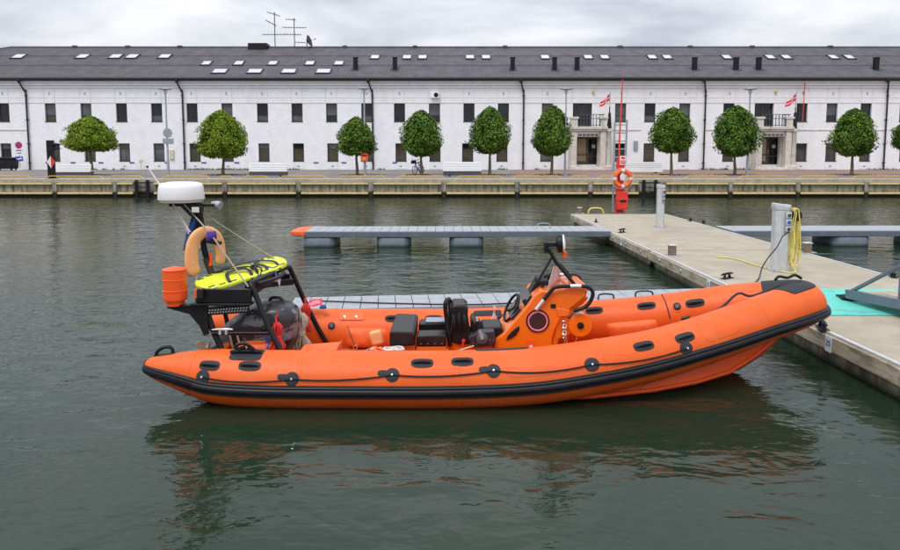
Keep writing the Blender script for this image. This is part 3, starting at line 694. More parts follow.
tree_at(734.5,'spade',711.5,759,106,156,'green teardrop tree beside the lamp post left of the second porch',8,False,6000)
tree_at(851.5,'spade',834,877.5,109,156,'green tree standing alone between the second porch and the right edge of the photo',9,False,5600)
tree_at(911,'spade',892.5,932,119,151,'green tree cut off by the right edge of the photo',10,False,5200)
# weeds along the wall foot and round the trunks
rg=random.Random(5); mb=MB()
def tuft(x,y,h):
    for k in range(5):
        a=rg.uniform(0,6.28); l=rg.uniform(.5,1)*h; dxx,dyy=math.cos(a)*.1,math.sin(a)*.1
        mb.add([(x-.03,y,ZQ),(x+.03,y+.01,ZQ),(x+dxx,y+dyy,ZQ+l)],[(0,1,2)])
for p in list(range(190,300,3))+[380,384,500,503,506,535,538]+list(range(700,728,3))+list(range(735,750,3))+list(range(868,900,4))+list(range(60,130,9)): 
    for k in range(5): tuft(X(p+rg.uniform(-2,2),169,YB-.2),YB-rg.uniform(.1,.5),rg.uniform(.08,.3))
for p in (92,223,357,421,489,551,671,734,851):
    for k in range(60): tuft(X(p,174,YT)+rg.gauss(0,.7),YT+rg.gauss(0,.35),rg.uniform(.06,.14))
tag(mb.build('weeds','grass',base=(0,YT,ZQ),smooth=False),'sparse green weeds at the wall foot and round the tree trunks','weeds',kind='stuff')

# ------------------------------------------------------------------ quay furniture
def bench(px0,px1,row0,row1,Y,label,bm_='grey_paint'):
    x0,x1=X(px0,row1,Y),X(px1,row1,Y); xm=(x0+x1)/2; ht=Z(row0,Y)-ZQ; b0=(xm,Y,ZQ)
    t=thing('bench',b0,label,'bench','white benches along the quay'); hw=(x1-x0)/2
    mb=MB(); mb.box(x0+.02,x1-.02,Y-.02,Y+.5,ZQ+.10,ZQ+ht*.36); mb.build('base',bm_,t,bevel=.02)
    for sx_ in (-1,1): x=xm+sx_*hw*.66; MB().box(x-.09,x+.09,Y+.05,Y+.45,ZQ,ZQ+.098).build('leg','grey_paint',t,bevel=.01)
    mb=MB()
    n=4; z0=ZQ+ht*.375
    for k in range(n): z=z0+(ZQ+ht-z0)*k/n; y=Y+.02+.05*k; mb.box(x0,x1,y,y+.05,z+.014,z+(ZQ+ht-z0)/n-.012)
    mb.build('backrest','white_paint',t,bevel=.01); MB().box(x0+.05,x1-.05,Y+.28,Y+.31,ZQ+ht*.5,ZQ+ht*.97).build('back_board','galv',t)
    mb=MB()
    for k in range(4): y=Y+.10+.12*k; mb.box(x0,x1,y,y+.10,ZQ+ht*.45,ZQ+ht*.45+.045)
    mb.build('seat','white_paint',t,bevel=.01)
bench(55,90.5,164,177,48.6,'white slatted bench on a dark base beside the black signal post')
bench(249,286.8,163,176.7,48.9,'white slatted bench on a dark base right of the largest dome-crowned tree')
bench(443,481.3,162,176.2,49.2,'white slatted bench on a dark base in the middle of the quay')
bench(625,663,162.3,172.5,57.0,'white slatted bench behind the orange lifebuoy post','white_paint')
def lamp(px,top,label):
    b0=W(px,174.8,YT-.5); Y=YT-.5; x=b0.x; zt=Z(top,Y); t=thing('lamp_post',(x,Y,ZQ),label,'lamp post','lamp posts along the quay')
    MB().lathe((x,Y,ZQ),[(.16,0),(.16,.03),(.10,.05),(.10,1.2),(.075,1.3),(.055,zt-ZQ-.45)],14).build('pole','galv',t)
    MB().lathe((x,Y,zt-.47),[(.05,0),(.13,.05),(.16,.30),(.16,.34)],16).build('lamp_glass','labelwhite',t)
    MB().lathe((x,Y,zt-.14),[(.2,0),(.48,.02),(.50,.06),(.30,.11),(.05,.15)],24).build('lamp_shade','galv',t)
    return x,Y
lx,ly=lamp(168.5,88,'grey lamp post carrying a round and a rectangular sign')
t=thing('road_sign',(lx,ly-.12,ZQ+2.4),'grey round sign above a rectangular plate on the leftmost lamp post','road sign')
zc=Z(133,ly); MB().lathe((lx+.12,ly-.15,zc),[(.37,-.015),(.37,.015)],28,'Y').build('disc','galv',t); z=Z(141.2,ly); MB().box(lx-.30,lx+.58,ly-.165,ly-.135,z-.22,z+.22).build('plate','galv',t,bevel=.01)
mb=MB(); mb.box(lx+.06,lx+.10,ly-.134,ly-.02,z-.05,z+.0); mb.box(lx+.06,lx+.10,ly-.134,ly-.02,zc-.05,zc+.0); mb.build('bracket','galv',t)
lx,ly=lamp(365,87.5,'grey lamp post carrying an orange litter bin')
z=Z(157.2,ly); t=thing('litter_bin',(lx,ly-.25,z-.36),'orange litter bin fixed to a lamp post','litter bin')
mb=MB(); mb.box(lx-.27,lx+.27,ly-.47,ly-.11,z-.34,z+.18); mb.build('body','drum',t,bevel=.06,seg=3)
MB().box(lx-.29,lx+.29,ly-.49,ly-.105,z+.183,z+.30).build('hood','drum',t,bevel=.05); MB().box(lx-.10,lx+.10,ly-.497,ly-.47,z-.2,z+.0).build('label_plate','hoop_yellow',t); MB().box(lx-.2,lx+.2,ly-.495,ly-.46,z+.10,z+.16).build('slot','black_metal',t)
lamp(565,88,'plain grey lamp post left of the first porch'); lamp(747,88,'plain grey lamp post left of the second porch')
# black signal post at the quay edge
p0=W(51,180,YQ+1.0); Y=YQ+.55; x0,x1=X(46.8,160,Y),X(53.5,160,Y); zt=Z(140.2,Y)
t=thing('signal_post',((x0+x1)/2,Y,ZQ),'black slab post with a red and white diamond at the edge of the quay','signal post')
MB().box(x0,x1,Y,Y+.22,ZQ,zt).build('post','black_metal',t,bevel=.02)
MB().box(x0-.1,x1+.15,Y-.1,Y+.3,ZQ,ZQ+.06).build('foot_plate','black_metal',t)
for r,s in ((144.5,.16),(148.5,.17)):
    c=W(53.8,r,Y); mb=MB(); mb.lathe((c.x+.05,Y-.02,c.z),[(.02,-.22),(.09,-.2),(.13,0),(.12,.2),(.05,.24)],16,'Y'); mb.box(c.x-.15,c.x+.45,Y+.02,Y+.12,c.z-.03,c.z+.03); mb.build('lamp','black_metal',t)
c=W(51.2,162,Y); mb=MB(); hw,hh=.29,.44
mb.plate([(c.x-hw,Y-.03,c.z),(c.x,Y-.03,c.z-hh),(c.x,Y-.03,c.z+hh)],(0,.02,0)); mb.mi(1).plate([(c.x,Y-.03,c.z-hh),(c.x+hw,Y-.03,c.z),(c.x,Y-.03,c.z+hh)],(0,.02,0)); mb.build('diamond',['labelwhite','labelred'],t,smooth=False)
# no-stopping sign
Y=66.5; c=W(20.3,168,Y); x=c.x; t=thing('parking_sign',(x,Y,ZQ),'round red and blue no-stopping sign with white and blue plates under it','road sign')
MB().cyl((x,Y,ZQ),(x,Y,Z(142,Y)),.035,8).build('post','galv',t); MB().lathe((x,Y,ZQ),[(.35,0),(.33,.12),(.2,.2),(.03,.22)],14).build('foot','stone',t)
z=Z(145.2,Y); rr=.36; mb=MB(); mb.lathe((x,Y-.06,z),[(rr,-.01),(rr,.015)],28,'Y'); mb.mi(1).lathe((x,Y-.075,z),[(rr*.76,-.006),(rr*.76,.003)],28,'Y'); mb.mi(0)
for s in (-1,1): mb.obox((x,Y-.085,z),Vector((1,0,s))*.19,(0,.004,0),Vector((-s,0,1))*.028)
mb.build('disc',['labelred','labelblue'],t)
z=Z(151.8,Y); mb=MB(); mb.box(x-.37,x+.37,Y-.07,Y-.05,z-.34,z+.28); mb.mi(1); mb.box(x-.28,x+.28,Y-.08,Y-.07,z+.10,z+.2); mb.box(x-.2,x+.22,Y-.08,Y-.07,z-.16,z-.08); mb.build('white_plate',['labelwhite','grey_paint'],t)
z=Z(158.6,Y); mb=MB(); mb.box(x-.37,x+.37,Y-.07,Y-.05,z-.26,z+.22); mb.mi(1); mb.box(x-.3,x+.3,Y-.08,Y-.07,z-.05,z+.03); mb.obox((x+.05,Y-.078,z),(.14,0,.14),(0,.004,0),(-.03,0,.03)); mb.build('blue_plate',['labelblue','labelwhite'],t)
# waste container
Y=66.0; x0,x1=X(-9,165,Y),X(13.2,165,Y); t=thing('waste_container',((x0+x1)/2,Y+.5,ZQ),'black wheeled waste container against the wall at the left edge','waste container')
mb=MB(); mb.prism([(x0+.12,ZQ+.16),(x1-.12,ZQ+.16),(x1-.02,ZQ+1.12),(x0+.02,ZQ+1.12)],Y,Y+1.0); mb.build('body','rubber',t,bevel=.06); 
mb=MB(); mb.prism([(x0-.03,ZQ+1.123),(x1+.03,ZQ+1.123),(x1+.0,ZQ+1.32),(x0+.0,ZQ+1.36)],Y-.05,Y+1.05); mb.build('lid','rubber',t,bevel=.05)
for xx in (x0+.3,x1-.3):
    for yy in (Y+.15,Y+.85): MB().lathe((xx,yy,ZQ+.09),[(.09,-.03),(.09,.03)],14,'Y').build('wheel','rubber',t)
# blue bicycle seen nearly end-on behind the tree trunk
Y=54.6; c=W(418.2,172,Y); x=c.x; t=thing('bicycle',(x,Y,ZQ),'blue bicycle standing behind the trunk of a green tree','bicycle')
dv=Vector((.55,.83,0)); 
def wheel(cc):
    ring=[cc+dv*math.cos(a)*.33+Vector((0,0,1))*math.sin(a)*.33 for a in [2*math.pi*k/24 for k in range(24)]]
    o=MB().tube(ring,.03,6,closed=True).build('wheel','rubber',t); sp=MB()
    for k in range(0,24,3): sp.cyl(cc,ring[k],.006,4)
    sp.build('spokes','chrome',o)
o=Vector((x,Y,ZQ+.36)); wheel(o-dv*.5); wheel(o+dv*.5)
mb=MB(); A=o-dv*.5; B=o+dv*.5; s=o+dv*.12+Vector((0,0,.55)); hd=o-dv*.38+Vector((0,0,.62)); bb=o+dv*.02-Vector((0,0,.05))
for p,q in ((hd,s),(hd,bb),(bb,s),(B,s),(B,bb),(A,hd)): mb.cyl(p,q,.035,8)
mb.build('frame','blue',t)
MB().obox(s+Vector((0,0,.1)),dv*.13,Vector((-.83,.55,0))*.07,(0,0,.04)).build('saddle','rubber',t,bevel=.02)
hb=hd+Vector((0,0,.22)); pv=Vector((-.83,.55,0)); MB().tube(cr([hb-pv*.36+Vector((0,0,.12)),hb-pv*.25,hb,hb+pv*.25,hb+pv*.36+Vector((0,0,.12))],4),.028,6).build('handlebar','blue',t); MB().cyl(hd,hb,.025,6).build('stem','chrome',t)
MB().obox(hd-dv*.25+Vector((0,0,.05)),dv*.15,pv*.18,(0,0,.13)).build('basket','rubber',t,bevel=.02)
# ------------------------------------------------------------------ floating pier
ZP=.48
def pl(Y): return 5.19+(27.5-Y)*.0195          # left edge
def pr(Y): return 9.12+(27.5-Y)*.0150          # right edge
pier=thing('floating_pier',(7.2,27.3,-.4),'long sand-coloured concrete floating pier running away from the camera at the right','pier')
PLY=[]
for px,row in ((828.5,344.5),(708.5,285.5),(621,241)):
    d=ray(px,row); k=1.0
    for _ in range(30): k=(pl(d.y*k)-.078)/d.x
    PLY.append(d.y*k)
secs=[(27.5,17.36),(17.28,5.2),(5.12,-6)]
def slab(Y0,Y1,z0,z1,ins=0,c=0):
    mb=MB(); ring=[(pl(Y1)+ins,Y1+c,z0),(pr(Y1)-ins,Y1+c,z0),(pr(Y0)-ins,Y0-c,z0),(pl(Y0)+ins,Y0-c,z0)]
    return mb.loft([[Vector(p) for p in ring],[Vector((p[0],p[1],z1)) for p in ring]])
for y0,y1 in secs:
    d=slab(y0,y1,.40,ZP,.035).build('deck','pierdeck',pier,bevel=.012)
    # concrete float with sloping ends (leaves the dark notch under each joint)
    mb=MB(); st=[]
    for Y,zb in ((y0-.02,.20),(y0-.55,-.35),(y1+.55,-.35),(y1+.02,.20)):
        st.append([Vector((pl(Y)+.06,Y,zb)),Vector((pr(Y)-.06,Y,zb)),Vector((pr(Y)-.06,Y,.397)),Vector((pl(Y)+.06,Y,.397))])
    mb.loft(st).build('float','pierside',pier,smooth=False)
    n=int((y0-y1)/3.0)+1
    for side in (0,1):
        for k in range(n):
            a=y0-.03-(y0-y1-.06)*k/n; b2=y0-.03-(y0-y1-.06)*(k+1)/n+.012
            mb=MB(); e=pl if side==0 else pr; s=-1 if side==0 else 1
            mb.add([Vector((e(y)+s*o_,y,z)) for z in (.235,.455) for y in (a,b2) for o_ in (-.034,.075)],[(0,1,3,2),(4,6,7,5),(0,4,5,1),(2,3,7,6),(0,2,6,4),(1,5,7,3)])
            mb.build('timber_fender','piertimber',pier,bevel=.012)
    mb=MB()
    for side in (0,1):
        e=pl if side==0 else pr; s=-1 if side==0 else 1
        a,b2=y0-.01,y1+.01
        mb.add([Vector((e(y)+o_,y,z)) for z in (.457,.489) for y in (a,b2) for o_ in (-.032,.032)],[(0,1,3,2),(4,6,7,5),(0,4,5,1),(2,3,7,6),(0,2,6,4),(1,5,7,3)])
    mb.build('edge_strip','alu',pier,smooth=False)
    mb=MB(); y=y0-.9
    while y>y1+.4:
        if min(abs(y-v) for v in PLY)>.3: mb.tube([(pl(y)-.076,y,.35),(pl(y)-.098,y,.35)],[.05,.045],12)
        y-=1.45
    mb.build('bolt','galv',pier)
mb=MB()
for y in (17.32,5.16): mb.box(pl(y)+.05,pr(y)-.05,y-.035,y+.035,.36,.462)
mb.build('joint_strip','gap',pier,smooth=False)
MB().box(pl(27.5)-.05,pr(27.5)+.05,27.503,27.62,.2,.47).build('end_board','piertimber',pier,bevel=.015)
# number plates
def plate(px,row,txt,label,hgt=.23,wid=.155):
    d=ray(px,row); Y=H*0+0
    # meet the left fender face
    k=1.0
    for _ in range(30): k=(pl(d.y*k)-.078)/d.x
    c=d*k+Vector((0,0,H)); ang=math.atan2(-.0195,1)
    t=thing('number_plate',(c.x,c.y,c.z-hgt/2),label,'number plate','number plates on the pier side')
    y=c.y; x=pl(y)-.077; z=max(.34,min(.36,c.z))
    MB().box(x-.008,x,y-wid/2,y+wid/2,z-hgt/2,z+hgt/2).build('plate','labelwhite',t,bevel=.002)
    text_mesh(txt,.12,'labelblue','number',(x-.010,y,z+.01),(R(90),0,R(-90)),t)
plate(828.5,344.5,'25','white number plate reading 25 on the pier side below the bow of the boat')
plate(708.5,285.5,'23','white number plate reading 23 on the pier side where the grey finger pontoon joins')
plate(621,241,'21','farthest white number plate on the pier side, near the first grey finger pontoon')
# cleats
def cleat(px,row,label,rz=0.0,s=1.0):
    c=G(px,row,ZP); mb=MB(); m=Matrix.Rotation(rz,3,'Z')
    q=lambda x,y,z: c+m@Vector((x*s,y*s,z*s))
    mb.tube([q(-.17,0,.075),q(-.12,0,.085),q(0,0,.088),q(.12,0,.085),q(.17,0,.075)],[.014,.022,.026,.022,.014],8)
    for k in (-.06,.06): mb.tube([q(k*1.3,0,0),q(k,0,.08)],[.035,.022],8)
    mb.obox(c+Vector((0,0,.008)),m@Vector((.13,0,0))*s,m@Vector((0,.05,0))*s,(0,0,.008))
    tag(mb.build('mooring_cleat','rubber',base=c),label,'cleat','black mooring cleats on the pier')
cleat(822,328.5,'black mooring cleat on the pier edge just below the tip of the bow',1.3,1.35)
cleat(727,278.5,'black mooring cleat on the pier above the plate reading 23',.6,1.2)
cleat(893,277,'black mooring cleat on the right edge of the pier near the turquoise mat',1.2,1.25)
cleat(622,232.5,'black mooring cleat beside the first finger pontoon',.8,1.3)
cleat(596,222.0,'farthest black mooring cleat on the left edge of the pier',1.4,1.3)
cleat(690.5,221,'farther of two black mooring cleats near the right finger pontoon',1.4,1.3)
cleat(703.5,223.5,'nearer of two black mooring cleats near the right finger pontoon',1.4,1.3)
def post(px,row,label,s=1.0):
    c=G(px,row,ZP); mb=MB(); h=.24*s; w_=.085*s
    t=thing('mooring_post',c,label,'mooring post','short steel posts on the pier')
    mb.box(c.x-w_,c.x+w_,c.y-w_,c.y+w_,ZP+.012,ZP+h); mb.build('post','rust',t,bevel=.012)
    MB().box(c.x-w_-.012,c.x+w_+.012,c.y-w_-.012,c.y+w_+.012,ZP+h+.001,ZP+h+.03).build('cap','alu',t,bevel=.006)
    MB().box(c.x-.17*s,c.x+.2*s,c.y-.14*s,c.y+.14*s,ZP,ZP+.012).build('base_plate','galv',t)
post(672,255,'short rusty steel post on the left side of the pier'); post(807,252.5,'short rusty steel post on the right side of the pier')
post(579.5,213.5,'farthest short steel post at the far left corner of the pier',1.0)
a,b2=G(588,213.2,ZP),G(603.5,213.2,ZP); mb=MB(); mb.tube(cr([a,a+Vector((.12,0,.2)),b2+Vector((-.12,0,.2)),b2],5),.035,8); tag(mb.build('mooring_hoop','hose',base=(a+b2)/2),'yellow tubular hoop on the far end of the pier','mooring rail')
# service pedestals
def pedestal(px0,px1,row,top,label):
    c=G((px0+px1)/2,row,ZP); w_=(px1-px0)/F*c.y*.5*.80; zt=W(px0,top,c.y).z; h=zt-ZP
    t=thing('service_pedestal',c,label,'service pedestal','grey service pedestals on the pier'); x,y=c.x,c.y
    pr_=lambda s: [(x-w_*s,y-w_*s*.6),(x-w_*s*.6,y-w_*s),(x+w_*s*.6,y-w_*s),(x+w_*s,y-w_*s*.6),(x+w_*s,y+w_*s*.6),(x+w_*s*.6,y+w_*s),(x-w_*s*.6,y+w_*s),(x-w_*s,y+w_*s*.6)]
    mb=MB(); mb.loft([[Vector((*p,ZP)) for p in pr_(1.0)],[Vector((*p,zt-.12)) for p in pr_(.96)]]); mb.build('column','alu',t,ang=20,bevel=.006)
    mb=MB(); mb.loft([[Vector((*p,zt-.118)) for p in pr_(1.02)],[Vector((*p,zt-.05)) for p in pr_(1.12)],[Vector((*p,zt-.0+.03*(p[0]<x))) for p in pr_(1.05)]]); mb.build('cap','alu',t,bevel=.008)
    mb=MB(); mb.box(x+w_*.02,x+w_*.9,y-w_-.028,y-w_+.02,zt-.62,zt-.14); mb.build('socket_panel','galv',t,bevel=.008)
    for k in range(3):
        z=zt-.22-.15*k; mb=MB(); mb.box(x+w_*.12,x+w_*.8,y-w_-.06,y-w_-.029,z-.055,z+.055); mb.mi(1).lathe((x+w_*.46,y-w_-.061,z),[(.038,-.02),(.042,0)],14,'Y'); mb.build('socket',['reflect','blue' if k==1 else 'grey_paint'],t,bevel=.006)
    mb=MB()
    for sx_ in (-1,1):
        for sy_ in (-1,1): mb.cyl((x+sx_*w_*1.15,y+sy_*w_*1.1,ZP+.01),(x+sx_*w_*1.15,y+sy_*w_*1.1,ZP+.045),.018,8)
    mb.box(x-w_*1.35,x+w_*1.35,y-w_*1.3,y+w_*1.3,ZP,ZP+.012); mb.build('foot_plate','galv',t)
    return x,y,w_,zt,t
pedestal(655.3,664.3,227.2,185,'grey service pedestal farther along the pier, without a hose')
x,y,w_,zt,pt=pedestal(769.5,787.5,270.5,204.5,'grey service pedestal with a yellow hose hung on its side')
hx=x+w_+.16; mb=MB(); mb.box(x+w_*.98,hx-.05,y-.07,y+.07,zt-.28,zt-.16); mb.lathe((hx,y,zt-.24),[(.10,-.09),(.12,-.07),(.12,.07),(.10,.09)],16,'Y'); mb.build('hose_holder','rubber',pt,bevel=.01)
mb=MB(); rg=random.Random(9)
path=[]
for k in range(5):
    dxx=rg.uniform(-.03,.06); dyy=-.13+.05*k; zl=ZP+.14+rg.uniform(-.08,.22)
    path+=[(hx-.05+dxx*.3,y+dyy,zt-.14),(hx-.10+dxx,y+dyy,zt-.6),(hx-.13+dxx,y+dyy,zl+.12),(hx-.02+dxx,y+dyy+.01,zl-.05),(hx+.07+dxx,y+dyy+.02,zl+.15),(hx+.06+dxx*.5,y+dyy+.03,zt-.6),(hx+.02,y+dyy+.04,zt-.14)]
e=[(hx-.10,y-.2,zt-.8),(hx-.16,y-.22,ZP+.25),(x+w_+.06,y-.3,ZP+.04),(x,y-.35,ZP+.022)]+[tuple(G(p,r,ZP+.02)) for p,r in ((765,267.5),(752,264),(738,259.5),(727,257.5),(716.5,257))]
mb.tube(cr(path+e,5),.0145,8); tag(mb.build('yellow_hose','hose',base=(x,y,ZP)),'yellow water hose looped over the pedestal and trailing along the pier','hose')
# shore cable from the pedestal to the bow
cb_=[(x+w_*.6,y-w_-.05,zt-.58),tuple(W(783,236,y-.4)),tuple(W(777,247,y-.6)),tuple(W(768,258,y-.9)),tuple(G(762,268,ZP+.2)),tuple(G(759,278,ZP+.03)),tuple(G(752,285,ZP+.02)),tuple(G(741,288.5,ZP+.02)),tuple(G(728,290.5,ZP+.02))]
mb=MB(); mb.tube(cr(cb_,6),.014,6); tag(mb.build('power_cable','rope_dark',base=cb_[-1]),'thin dark power cable hanging from the pedestal down to the pier','cable')
# turquoise mat
a,b2,c,d=[G(p,r,ZP+.006) for p,r in ((800,315.5),(905,315.5),(905,289.3),(800,289.3))]
x0,x1=pl(11)+.06,pr(11)-.05; mb=MB(); mb.box(x0,x1,a.y,d.y,ZP+.004,ZP+.018)
tag(mb.build('rubber_mat','turq',base=((x0+x1)/2,a.y,ZP),bevel=.004),'turquoise mat lying across the pier under the gangway foot','mat')
# gangway foot
g0=Vector((6.98,11.25,ZP+.02)); t=thing('gangway',g0,'grey steel gangway coming down onto the turquoise mat at the right edge','gangway')
dirv=Vector((.115,-1,.075)).normalized(); sd_=Vector((1,.115,0)).normalized(); L_=9.0
for s in (0,1.35):
    o=g0+sd_*s+Vector((0,0,.12)); MB().bar(o,o+dirv*L_,.09,.16).build('side_beam','grey_paint' if False else 'pontoon_side',t,bevel=.01)
    mb=MB(); top=o+dirv*1.15+Vector((0,0,.62)); mb.bar(o+dirv*.12+Vector((0,0,.07)),top,.055); mb.bar(top,o+dirv*L_+Vector((0,0,.95)),.055)
    for k in range(1,7): q=o+dirv*(1.15*k); mb.bar(q+Vector((0,0,.08)),q+Vector((0,0,.62+.05*(k-1))),.045)
    mb.build('handrail','pontoon_side',t,bevel=.008)
    MB().lathe(g0+sd_*s+dirv*-.06+Vector((0,0,.045)),[(.05,-.05),(.06,-.03),(.06,.03),(.05,.05)],16,'X').build('roller','rubber',t)
mb=MB()
for k in range(44): o=g0+sd_*.675+dirv*(.2+.2*k)+Vector((0,0,.16)); mb.obox(o,sd_*.62,dirv*.085,(0,0,.02))
mb.build('tread','piertimber',t,bevel=.004)
o=g0+sd_*.675+Vector((0,0,.05))-dirv*.12; MB().obox(o,sd_*.66,dirv*.18,Vector((0,0,.015))).build('toe_plate','rubber',t)
# finger pontoons
def finger(A,B,wid,label,floats,nose=None,top=.455):
    A=Vector((*A,0)); B=Vector((*B,0)); d=(B-A).normalized(); n=Vector((-d.y,d.x,0)); L_=(B-A).length     # A->B along near edge, n points away from the camera
    t=thing('finger_pontoon',(A+B)/2,label,'finger pontoon','grey finger pontoons')
    mb=MB(); nn=max(2,round(L_/.30)); st=L_/nn
    for k in range(nn):
        for j in range(3):
            c=A+d*(st*(k+.5))+n*(wid*(j+.5)/3); c.z=top-.012; mb.obox(c,d*(st/2-.007),n*(wid/6-.005),(0,0,.012))
    mb.build('deck_grating','pontoon',t,smooth=False)
    mb=MB(); c=A+d*L_/2+n*wid/2; c.z=top-.04; mb.obox(c,d*(L_/2-.01),n*(wid/2-.06),(0,0,.014)); mb.build('deck_frame','gap',t,smooth=False)
    for s in (0,1):
        c=A+d*L_/2+n*(wid*s+(.025 if s==0 else -.025)); c.z=top-.105; MB().obox(c,d*L_/2,n*.03,(0,0,.088)).build('side_beam','pontoon_side',t,bevel=.01)
    for f0,f1 in floats:
        m_=(f0+f1)/2; hl=(f1-f0)/2; rings=[]
        for z,s in ((-.35,.94),(.0,1.0),(top-.24,1.0),(top-.194,.95)):
            ring=[]
            for k in range(24):
                a=2*math.pi*k/24; ca,sa=math.cos(a),math.sin(a); e=.35
                ring.append(A+d*(m_+hl*s*math.copysign(abs(ca)**e,ca))+n*(wid*.5+(wid*.5-.012)*s*math.copysign(abs(sa)**e,sa))+Vector((0,0,z)))
            rings.append(ring)
        MB().loft(rings).build('float','float',t)
    if nose:
        mb=MB(); rings=[]
        for q,s in ((0,1),(.25,.98),(.42,.88),(.52,.7),(.57,.4)):
            rings.append([A-d*q+n*(wid*.5+wid*.5*s*i)+Vector((0,0,top-.08+.085*s*k)) for i,k in ((-1,-1),(1,-1),(1,1),(-1,1))])
        mb.loft(rings); mb.build('nose','red' if False else 'buoy',t,bevel=.03)
    return t,A,d,n
A=W(305,231.3,21.0); B=Vector((pl(21.1)-.04,21.1,0))
f1,fa,fd,fn=finger((A.x,21.0),(B.x,21.12),1.45,'grey finger pontoon with a red-orange nose, behind the boat on the left of the pier',[(W(p,240,21.1).x-A.x,W(q,240,21.1).x-A.x) for p,q in ((302.5,335.5),(376,410),(449.5,484))],nose=True,top=.53)
for px in (543,): pass
A=Vector((pr(21.2)+.08,21.2,0)); finger((A.x,21.2),(A.x+10.3,21.3),1.45,'grey finger pontoon on the right side of the pier, running out of frame',[(W(832,240,21.3).x-A.x,W(871.5,240,21.3).x-A.x),(6.2,7.4),(8.6,9.8)],top=.53)
A=G(300,306.5,.44); B=(pl(12.3)-.05,0); yb=12.15
f3,fa,fd,fn=finger((-2.75,10.78),(pl(11.9)-.05,11.62),.98,'grey finger pontoon close behind the orange boat',[(.3,1.6),(3.2,4.5),(6.0,7.3)],top=.44)
# small mooring bows on the pontoons
def bow_hoop(px,row,z,w_,label,m='rope_dark',lift=.1):
    c=G(px,row,z); mb=MB(); mb.tube(cr([c+Vector((-w_,0,0)),c+Vector((-w_*.8,0,lift)),c+Vector((w_*.8,0,lift)),c+Vector((w_,0,0))],5),.016,6)
    tag(mb.build('mooring_eye',m,base=c),label,'mooring eye','mooring eyes on the finger pontoons')
bow_hoop(644,297,.44,.16,'black mooring eye on the pontoon behind the boat, right one'); bow_hoop(606,300,.44,.14,'black mooring eye on the pontoon behind the boat, left one')
bow_hoop(543.5,228.5,.53,.22,'grey mooring eye on the deck of the red-nosed pontoon','galv',.16)
mb=MB(); mb.tube(cr([G(322,301,.46),G(400,303.5,.455),G(470,304.5,.455),G(520,303,.46),G(560,304.5,.46)],6),.013,6)
tag(mb.build('mooring_line','rope_dark',base=G(400,303,.44)),'dark mooring line lying along the pontoon behind the boat','rope')

# ------------------------------------------------------------------ rescue station at the end of the pier
c=G(620.5,212.6,ZP); x,y=c.x,c.y; sc=(c.y*CP+2.6*SP)/F
t=thing('rescue_station',(x,y,ZP),'red rescue station post with an aluminium ladder and long red boathook at the pier end','rescue station')
zz=lambda r: W(620,r,y).z
xx=lambda p: W(p,170,y).x
MB().box(xx(616.6),xx(624.4),y-.05,y+.11,ZP,zz(159)).build('post','red',t,bevel=.015)
MB().box(xx(615),xx(625.5),y-.12,y+.18,ZP,ZP+.05).build('foot_plate','red',t,bevel=.01)
mb=MB(); bx0,bx1=xx(616.2),xx(626.2); mb.box(bx0,bx1,y-.36,y-.053,zz(209),zz(191.3)); mb.box(bx0-.03,bx1+.03,y-.38,y-.05,zz(199.5),zz(197.5)); mb.box(bx0+.03,bx1-.03,y-.375,y-.36,zz(208),zz(202)); mb.mi(1).box(bx0+.10,bx1-.07,y-.385,y-.376,zz(201.6),zz(199.6)); mb.build('rescue_box',['red','black_metal'],t,bevel=.02)
mb=MB(); s0,s1=xx(619.2),xx(625.4); mb.box(s0,s1,y-.09,y-.053,zz(165),zz(155.8)); mb.mi(1); z0,z1=zz(164.2),zz(160.2); mb.box(s0+.03,s1-.03,y-.098,y-.091,z0,z1); z2=zz(159); mb.box(s0+.05,s0+.13,y-.098,y-.091,z2,zz(156.6)); mb.box(s1-.14,s1-.05,y-.098,y-.091,z2,zz(157)); mb.mi(0)
for k in range(3): z=z0+(z1-z0)*(k+.7)/3.4; mb.box(s0+.05,s1-.06,y-.102,y-.099,z,z+.012)
mb.build('notice',['labelwhite','labelred'],t,smooth=False)
lad=MB(); la,lb=xx(614.8),xx(626.8)
lad.bar((xx(614.5),y+.16,ZP),(la,y+.16,zz(121.5)),.06,.09); lad.bar((xx(626.5),y+.16,zz(163)),(lb,y+.16,zz(119.5)),.06,.09)
for r in range(7): z=zz(124.5+r*8.2); lad.cyl((la,y+.16,z),(lb,y+.16,z),.028,8)
lad.build('ladder','galv',t)
MB().tube([(xx(619.2),y+.02,zz(165)),(xx(619.0),y+.05,zz(140)),(xx(621.0),y+.06,zz(79.5))],[.042,.038,.028],8).build('boathook','redpole',t)
t=thing('lifebuoy',(xx(621.8),y-.16,zz(189)),'orange ring lifebuoy with grey bands hung on the red post','lifebuoy')
cz=zz(178.3); cx=xx(621.8); Rm,rm=.335,.095; yb=y-.18
mb=MB(); pts=[(cx+math.cos(a)*Rm,yb,cz+math.sin(a)*Rm) for a in [2*math.pi*k/48 for k in range(48)]]; mb.tube(pts,rm,14,closed=True); mb.build('ring','buoy',t)
mb=MB()
for k in range(4):
    a0=math.pi/2*k; mb.tube([(cx+math.cos(a)*Rm,yb,cz+math.sin(a)*Rm) for a in [a0-.16+.32*j/6 for j in range(7)]],rm+.006,14)
mb.build('band','reflect',t)
mb=MB(); rr=Rm+rm+.012
for k in range(4):
    a0=math.pi/4+math.pi/2*k-math.pi/4
    mb.tube([(cx+math.cos(a)*(rr+.03*math.sin((a-a0)*2)),yb-.02,cz+math.sin(a)*(rr+.03*math.sin((a-a0)*2))) for a in [a0+.08+(math.pi/2-.16)*j/10 for j in range(11)]],.010,6)
mb.build('grab_line','rope_white',t)
mb=MB(); rg=random.Random(4)
